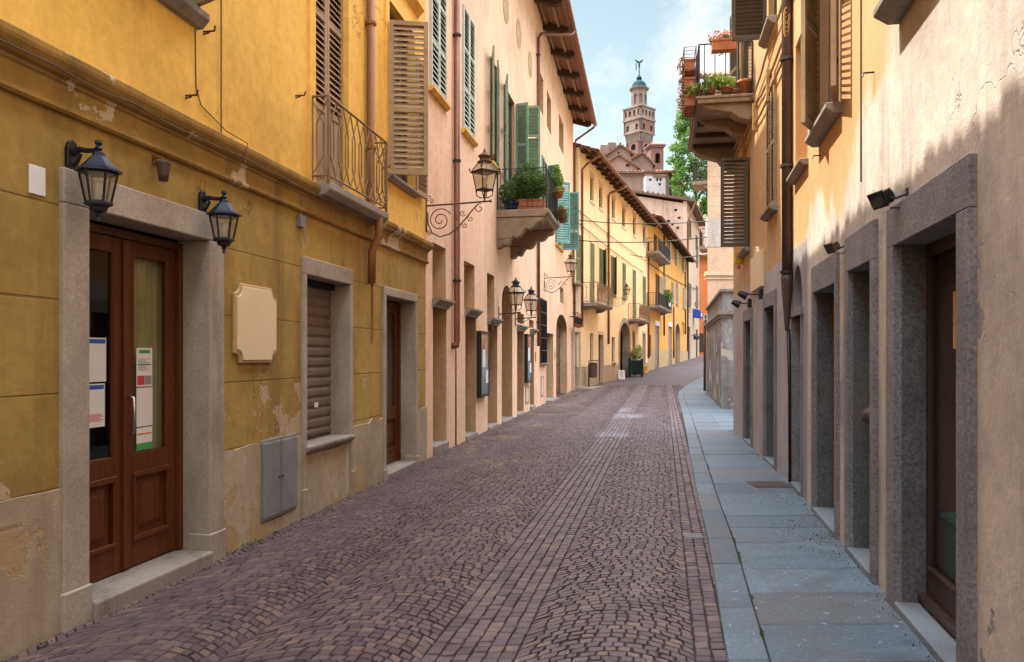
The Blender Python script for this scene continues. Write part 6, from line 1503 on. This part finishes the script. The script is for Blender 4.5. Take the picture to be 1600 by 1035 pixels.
# far balconies
potted('green trailing plants on the lower balcony of the orange house', FC.M @ T(XC(1043,-.9), -.9, zbm+.5), .2, .3, (('foliage','leaf',(0,0,.5),(.9,.35,.55),420,.2),('foliage','leaf_light',(.6,-.1,.35),(.5,.3,.35),120,.18)))
q = MB(); xk = XC(1046,-.95)
for k in range(8): a, b_ = xk-.7+.18*k, xk-.7+.18*(k+1); q.prism([(a,zbm+.25+.08*sin(k)),(b_,zbm+.25+.08*sin(k+1)),(b_,zbm+1.05),(a,zbm+1.05)], 'y', -.97-.02*(k%2), -.955-.02*(k%2))
q.build('hanging_cloth', m['white'], None, FC.M, label='white cloth hung over the lower balcony rail of the orange house', cat='cloth')
# ------------------------------------------------------------------ right side fittings
def floodlight(F, px, py, label, sc=1.0, cage=False):
    x, z = F.at(px, py, -.12); t = thing('floodlight', label, 'floodlight', F.M @ T(x, 0, z) @ Matrix.Scale(sc, 4), 'floodlights on the right house')
    q = MB(); q.box(.10,.15,-.012,.0,-.06,.04); q.tube([(.125,-.01,0),(.12,-.08,-.03),(.06,-.12,-.02)], .012, 6); q.tube([(.125,-.01,-.04),(.09,-.05,-.10),(.03,-.1,-.09)], .007, 6); q.build('bracket', m['iron'], t)
    H = T(0,-.14,0) @ RZ(radians(20)) @ RX(radians(28))
    q = MB(); q.prism([(-.075,-.055),(.075,-.055),(.09,.055),(-.09,.055)], 'y', -.055, .02); q.box(-.10,.10,-.062,-.05,-.065,.07); q.box(-.05,.05,.018,.06,-.035,.03)
    for k in range(5): q.box(-.07+.03*k,-.06+.03*k,.018,.045,.03,.055)
    ho = q.build('housing', m['black'] if not cage else m['rust'], t, H, bevel=.005); q = MB(); q.box(-.085,.085,-.066,-.061,-.05,.055); q.build('lens', m['glass_dark'], ho)
floodlight(FR1, 1378, 309, 'black floodlight at the upper left of the nearest granite doorway', .78); floodlight(FR1, 1297, 386, 'smaller rusty floodlight over the second granite doorway', .66, True)
def spot(F, px, py, label, arm=.42):
    x, z = F.at(px, py); t = thing('spotlight', label, 'spotlight', F.M @ T(x, 0, z) @ Matrix.Scale(.72, 4), 'black arm spotlights beside the blank sign')
    q = MB(); q.box(-.09,.09,-.09,0,-.11,.11); q.build('base', m['black'], t, bevel=.01)
    q = MB(); q.tube([(0,-.08,0),(-.02,-arm,.0)], .016, 6); q.build('arm', m['black'], t)
    q = MB(); q.lathe([(.05,-.10),(.07,-.02),(.085,.06),(.09,.10),(.07,.10),(0,.07)], 12); q.build('lamp_head', m['black'], t, T(-.02,-arm,.0) @ RX(radians(-115)))
spot(FR2, 1192, 460, 'black spotlight on an arm just under the blank sign, nearer one'); spot(FR2, 1174, 474, 'black spotlight on an arm over the last door, further one', .36)
xs0, xs1 = FR2.X(1177), FR2.X(1193.7)
t = thing('blank_sign', 'blank cream shop sign with small crest on the orange house', 'sign', FR2.M @ T((xs0+xs1)/2, 0, 2.66)); w_ = (xs1-xs0)/2
q = MB(); q.prism([(-w_,0),(w_,0),(w_,.57),(w_*.3,.57),(w_*.16,.66),(0,.70),(-w_*.16,.66),(-w_*.3,.57),(-w_,.57)], 'y', -.05, 0); q.build('board', m['cream_sign'], t, bevel=.004)
x, z = FR2.at(1152, 404, -.1); t = thing('alarm_box', 'yellow alarm box at the corner of the orange house', 'alarm box', FR2.M @ T(max(.06, x), -.0, z)); q = MB(); q.box(-.05,.10,-.16,.0,-.12,.12); q.build('housing', m['yellow'], t, bevel=.02); q = MB(); q.lathe([(.04,-.14),(.04,-.2),(.0,-.21)][::-1], 8, (.02,-.08,0)); q.build('lamp', m['orange_print'], t)
y = .168; xa, xb = FR1.X(1490,y), FR1.X(1509,y)+.06; z0, z1 = FR1.at(1495,545,y)[1], FR1.at(1495,455,y)[1]
t = thing('door_notice', 'orange cardboard sheet taped inside the near shop door', 'notice', FR1.M @ T(xa, y, z0)); q = MB(); q.box(0,xb-xa,-.003,.003,0,z1-z0); q.build('sheet', m['cardboard'], t); q = MB(); q.box(0,xb-xa,-.0042,-.0031,(z1-z0)*.43,(z1-z0)*.437); q.box(.07,.12,-.0042,-.0031,(z1-z0)*.40,(z1-z0)*.48); q.build('fold_line', m['rust'], t)
# ------------------------------------------------------------------ things standing in the street
def gp(px, py, it=12):
    Y = 40.0
    for _ in range(40): Y = .5*Y + .5*(HC-ground(Y))*FPX/(py-HY)
    return (px-CX)/FPX*Y, Y, ground(Y)
X_, Y_, Z_ = gp(993.5, 588.5); ang = math.atan2(1, .33)
t = thing('street_planter', 'dark green planter tub with flowering shrub outside the cream house', 'planter', T(X_, Y_, Z_) @ RZ(radians(-6))); s_ = Y_/FPX; W2 = 9.2*s_; HH = 25*s_
q = MB(); q.box(-W2,W2,-W2,W2,.12,HH); q.box(-W2-.04,W2+.04,-W2-.04,W2+.04,HH-.1,HH+.02)
for sx in (-1,1):
    for sy in (-1,1): q.box(sx*W2-.06,sx*W2+.06,sy*W2-.06,sy*W2+.06,0,HH+.12)
q.build('tub', m['dark_green'], t, bevel=.01); q = MB()
for k in range(4):
    xk_ = -W2+.05+(2*W2-.32)*k/3; q.tube([(xk_,-W2-.012,.25),(xk_+.22,-W2-.012,HH-.15)], .010, 4); q.tube([(xk_+.22,-W2-.014,.25),(xk_,-W2-.014,HH-.15)], .010, 4)
q.build('lattice', m['black'], t); q = MB(); leaves_mb(q, (0,0,HH+.35), (.42,.42,.38), 500, .14); leaves_mb(q, (.15,0,HH+.65), (.28,.28,.35), 220, .13); q.build('shrub', m['leaf_light'], t); q = MB(); leaves_mb(q, (-.2,-.2,HH+.5), (.3,.3,.3), 70, .11); q.build('blossom', m['flower'], t)
X_, Y_, Z_ = gp(1007.5, 583.5); t = thing('crate', 'small yellow crate on the ground behind the green planter', 'crate', T(X_, Y_, Z_) @ RZ(.2)); s_ = Y_/FPX; q = MB(); q.prism([(-2.6*s_,0),(2.6*s_,0),(3.2*s_,12*s_),(-3.2*s_,12*s_)], 'y', -.2, .2); q.box(-3.4*s_,3.4*s_,-.23,.23,11.2*s_,12.4*s_); q.build('body', m['yellow'], t, bevel=.02); q = MB(); q.box(-.08,.08,-.235,-.2,.25,.42); q.build('handle', m['cream_edge'], t)
X_, Y_, Z_ = gp(970.5, 593); s_ = Y_/FPX; t = thing('pavement_sign', 'white A shaped menu board standing before the carriage arch', 'sign board', T(X_, Y_, Z_) @ RZ(.1)); w_, h_ = 5.3*s_, 14.5*s_
for sg in (-1, 1):
    q = MB(); q.box(-w_,w_,-.012,.012,0,h_); bo_ = q.build('panel', m['white'], t, T(0,sg*.14,0) @ RX(radians(sg*12)), bevel=.004)
    q = MB()
    for k, (a, b_) in enumerate(((-.5,.5),(-.6,.6),(-.35,.55),(-.6,.3),(-.5,.6),(-.2,.2))): q.box(a*w_,b_*w_,sg*.0145-.003,sg*.0145+.003,h_*(.85-.12*k)-.012,h_*(.85-.12*k)+.012)
    q.build('lettering', m['grey_print'], bo_)
X_, Y_, Z_ = gp(920, 607); s_ = Y_/FPX; t = thing('litter_bin', 'dark metal litter bin on a post beside the cream house steps', 'bin', T(X_, Y_, Z_)); q = MB(); q.box(-.03,.03,-.03,.03,-.1,1.15); q.build('post', m['black'], t)
q = MB(); q.lathe([(.13,.50),(.17,.52),(.20,1.15),(.21,1.16),(.21,1.19),(.17,1.19),(.15,.6),(0,.6)], 14, (.20,-.05,0)); q.build('bin', m['pipe_brown'], t); q = MB(); q.prism([(-.02,1.27),(.42,1.30),(.42,1.33),(-.02,1.30)], 'y', -.25, .15); q.box(-.02,.0,-.05,.0,1.1,1.3); q.box(.38,.40,-.05,.0,1.1,1.3); q.build('lid', m['black'], t)
for px, py, hpx, lab in ((1087.5,561,20,'thin dark bollard by the grey beige house'),(1096,558,16,'thin dark bollard before the red orange house')):
    X_, Y_, Z_ = gp(px, py if py > 560 else 559.5); s_ = Y_/FPX; q = MB(); h_ = 1.25; q.lathe([(.11,0),(.11,.06),(.06,.1),(.055,h_-.2),(.09,h_-.18),(.09,h_-.12),(.05,h_-.1),(.08,h_),(.0,h_+.08)], 10); q.build('bollard', m['black'], None, T(X_, Y_, Z_), label=lab, cat='bollard', group='street bollards')
x, z = FC.at(904, 505, -.3); t = thing('hanging_basket', 'woven basket decoration hung by the first cream house door', 'basket', FC.M @ T(x, 0, z) @ Matrix.Scale(.62, 4)); q = MB(); q.tube([(0,0,.75),(0,-.5,.75)], .02, 6); q.tube([(0,0,.4),(0,-.4,.74)], .015, 6); q.build('bracket', m['iron'], t)
q = MB(); q.lathe([(.15,-.35),(.28,-.2),(.38,.0),(.36,.02),(.25,-.1),(0,-.15)], 12, (0,-.5,0))
for k in range(8): a = pi/4*k; q.tube([(.33*cos(a),-.5+.33*sin(a),0),(.15*cos(a),-.5+.15*sin(a),.55),(0,-.5,.72)], .02, 5)
q.build('basket', m['terracotta'], t); x, z = FC.at(910, 498, -.6); q = MB(); q.box(-.02,.02,-.62,-.26,-.14,.14); o_ = q.build('hanging_sign', m['black'], None, FC.M @ T(x,0,z) @ RX(radians(14)), bevel=.01, label='small tilted black sign projecting above the basket', cat='sign'); 
q = MB(); q.tube([(0,0,.1),(0,-.6,.2)], .02, 5); q.build('bracket', m['iron'], o_)
x, z = FC.at(1090, 491, -.5); t = thing('awning', 'blue awning projecting from the grey beige house', 'awning', FC.M @ T(x, 0, z) @ Matrix.Scale(.72, 4)); q = MB(); q.prism([(0,-.55),(-1.3,-.75),(-1.3,.35),(-.9,.7),(0,.8)][::-1], 'x', -1.2, 1.2); q.build('canopy', m['blue_awning'], t, bevel=.03); q = MB(); q.box(-.9,.9,-1.32,-1.3,-.35,.1); q.build('panel', m['white'], t)
x, z = FC.at(1066, 455); 
for px, py, lab in ((1080,527,'small dark wall lamp left of the grey beige house door'),(1083.5,527.5,'small dark wall lamp at the grey beige house, right one')):
    x, z = FC.at(px, py); q = MB(); q.lathe([(.05,-.3),(.18,-.25),(.22,.1),(.1,.3),(.03,.4)], 8, (0,-.45,0)); q.tube([(0,0,.1),(0,-.45,.38)], .04, 5); q.build('wall_lamp', m['iron'], None, FC.M @ T(x,0,z), label=lab, cat='wall lamp')
# covers in the paving
def cover(px0, px1, py0, py1, zt, label, mat, cat):
    Ya, Yb_ = FPX*(HC-zt)/(py1-HY), FPX*(HC-zt)/(py0-HY); Ym = (Ya+Yb_)/2; xa, xb = (px0-CX)/FPX*Ym, (px1-CX)/FPX*Ym
    t = thing('drain_cover', label, cat, T((xa+xb)/2, Ym, zt-.012)); w_, d_ = (xb-xa)/2, (Yb_-Ya)/2; q = MB(); q.box(-w_,w_,-d_,d_,-.02,.014); q.build('frame', mat, t, bevel=.003)
    q = MB(); n = 7
    for k in range(n):
        for j in range(4): q.box(-w_*.88+1.76*w_*k/n+.004, -w_*.88+1.76*w_*(k+1)/n-.004, -d_*.85+1.7*d_*j/4+.004, -d_*.85+1.7*d_*(j+1)/4-.004, .012, .0175)
    q.build('plate', mat, t)
cover(1172,1232,752,761,KH+.004,'rectangular dark iron cover set in the pavement slabs', m['pipe_brown'], 'cover'); cover(1068,1097,834,840,.006,'small pale metal plate in the cobbles beside the kerb', m['grey_metal'], 'cover')
cover(842,888,640,645,.006,'dark iron cover in the cobbles near the pink house', m['pipe_brown'], 'cover')
# ------------------------------------------------------------------ cables over the street
def cable(label, A, B, sag=.15, r=.022):
    A, B = Vector(A), Vector(B); q = MB(); q.tube([A.lerp(B, k/14) - Vector((0,0,sag*4*(k/14)*(1-k/14))) for k in range(15)], r, 5); q.build('overhead_cable', m['cable'], None, label=label, cat='cable', group='cables over the street')
def onfac(F, px, py, y=-.06):
    x, z = F.at(px, py, y); return F.M @ Vector((x, y, z))
def beige(py, Y=33.0): return (8.38, 32.97, HC+(HY-py)*Y/FPX)
cable('highest cable crossing from the cream house to the banded house', onfac(FC, 903, 344), beige(346)); cable('middle cable crossing from the cream house to the banded house', onfac(FC, 905, 376), beige(371)); cable('lowest pale cable crossing from the cream house end', onfac(FC, 985, 398), beige(398), .2)
cable('cable slanting down across the cream front above the downpipe', onfac(FC, 903, 328), onfac(FC, 1010, 408), .1, .018); cable('second slanting cable below the first on the cream front', onfac(FC, 903, 348), onfac(FC, 1005, 425), .1, .018)
cable('thin cable along the orange front below its upper balcony', onfac(FC, 1013, 410), onfac(FC, 1089, 452), .3, .03)
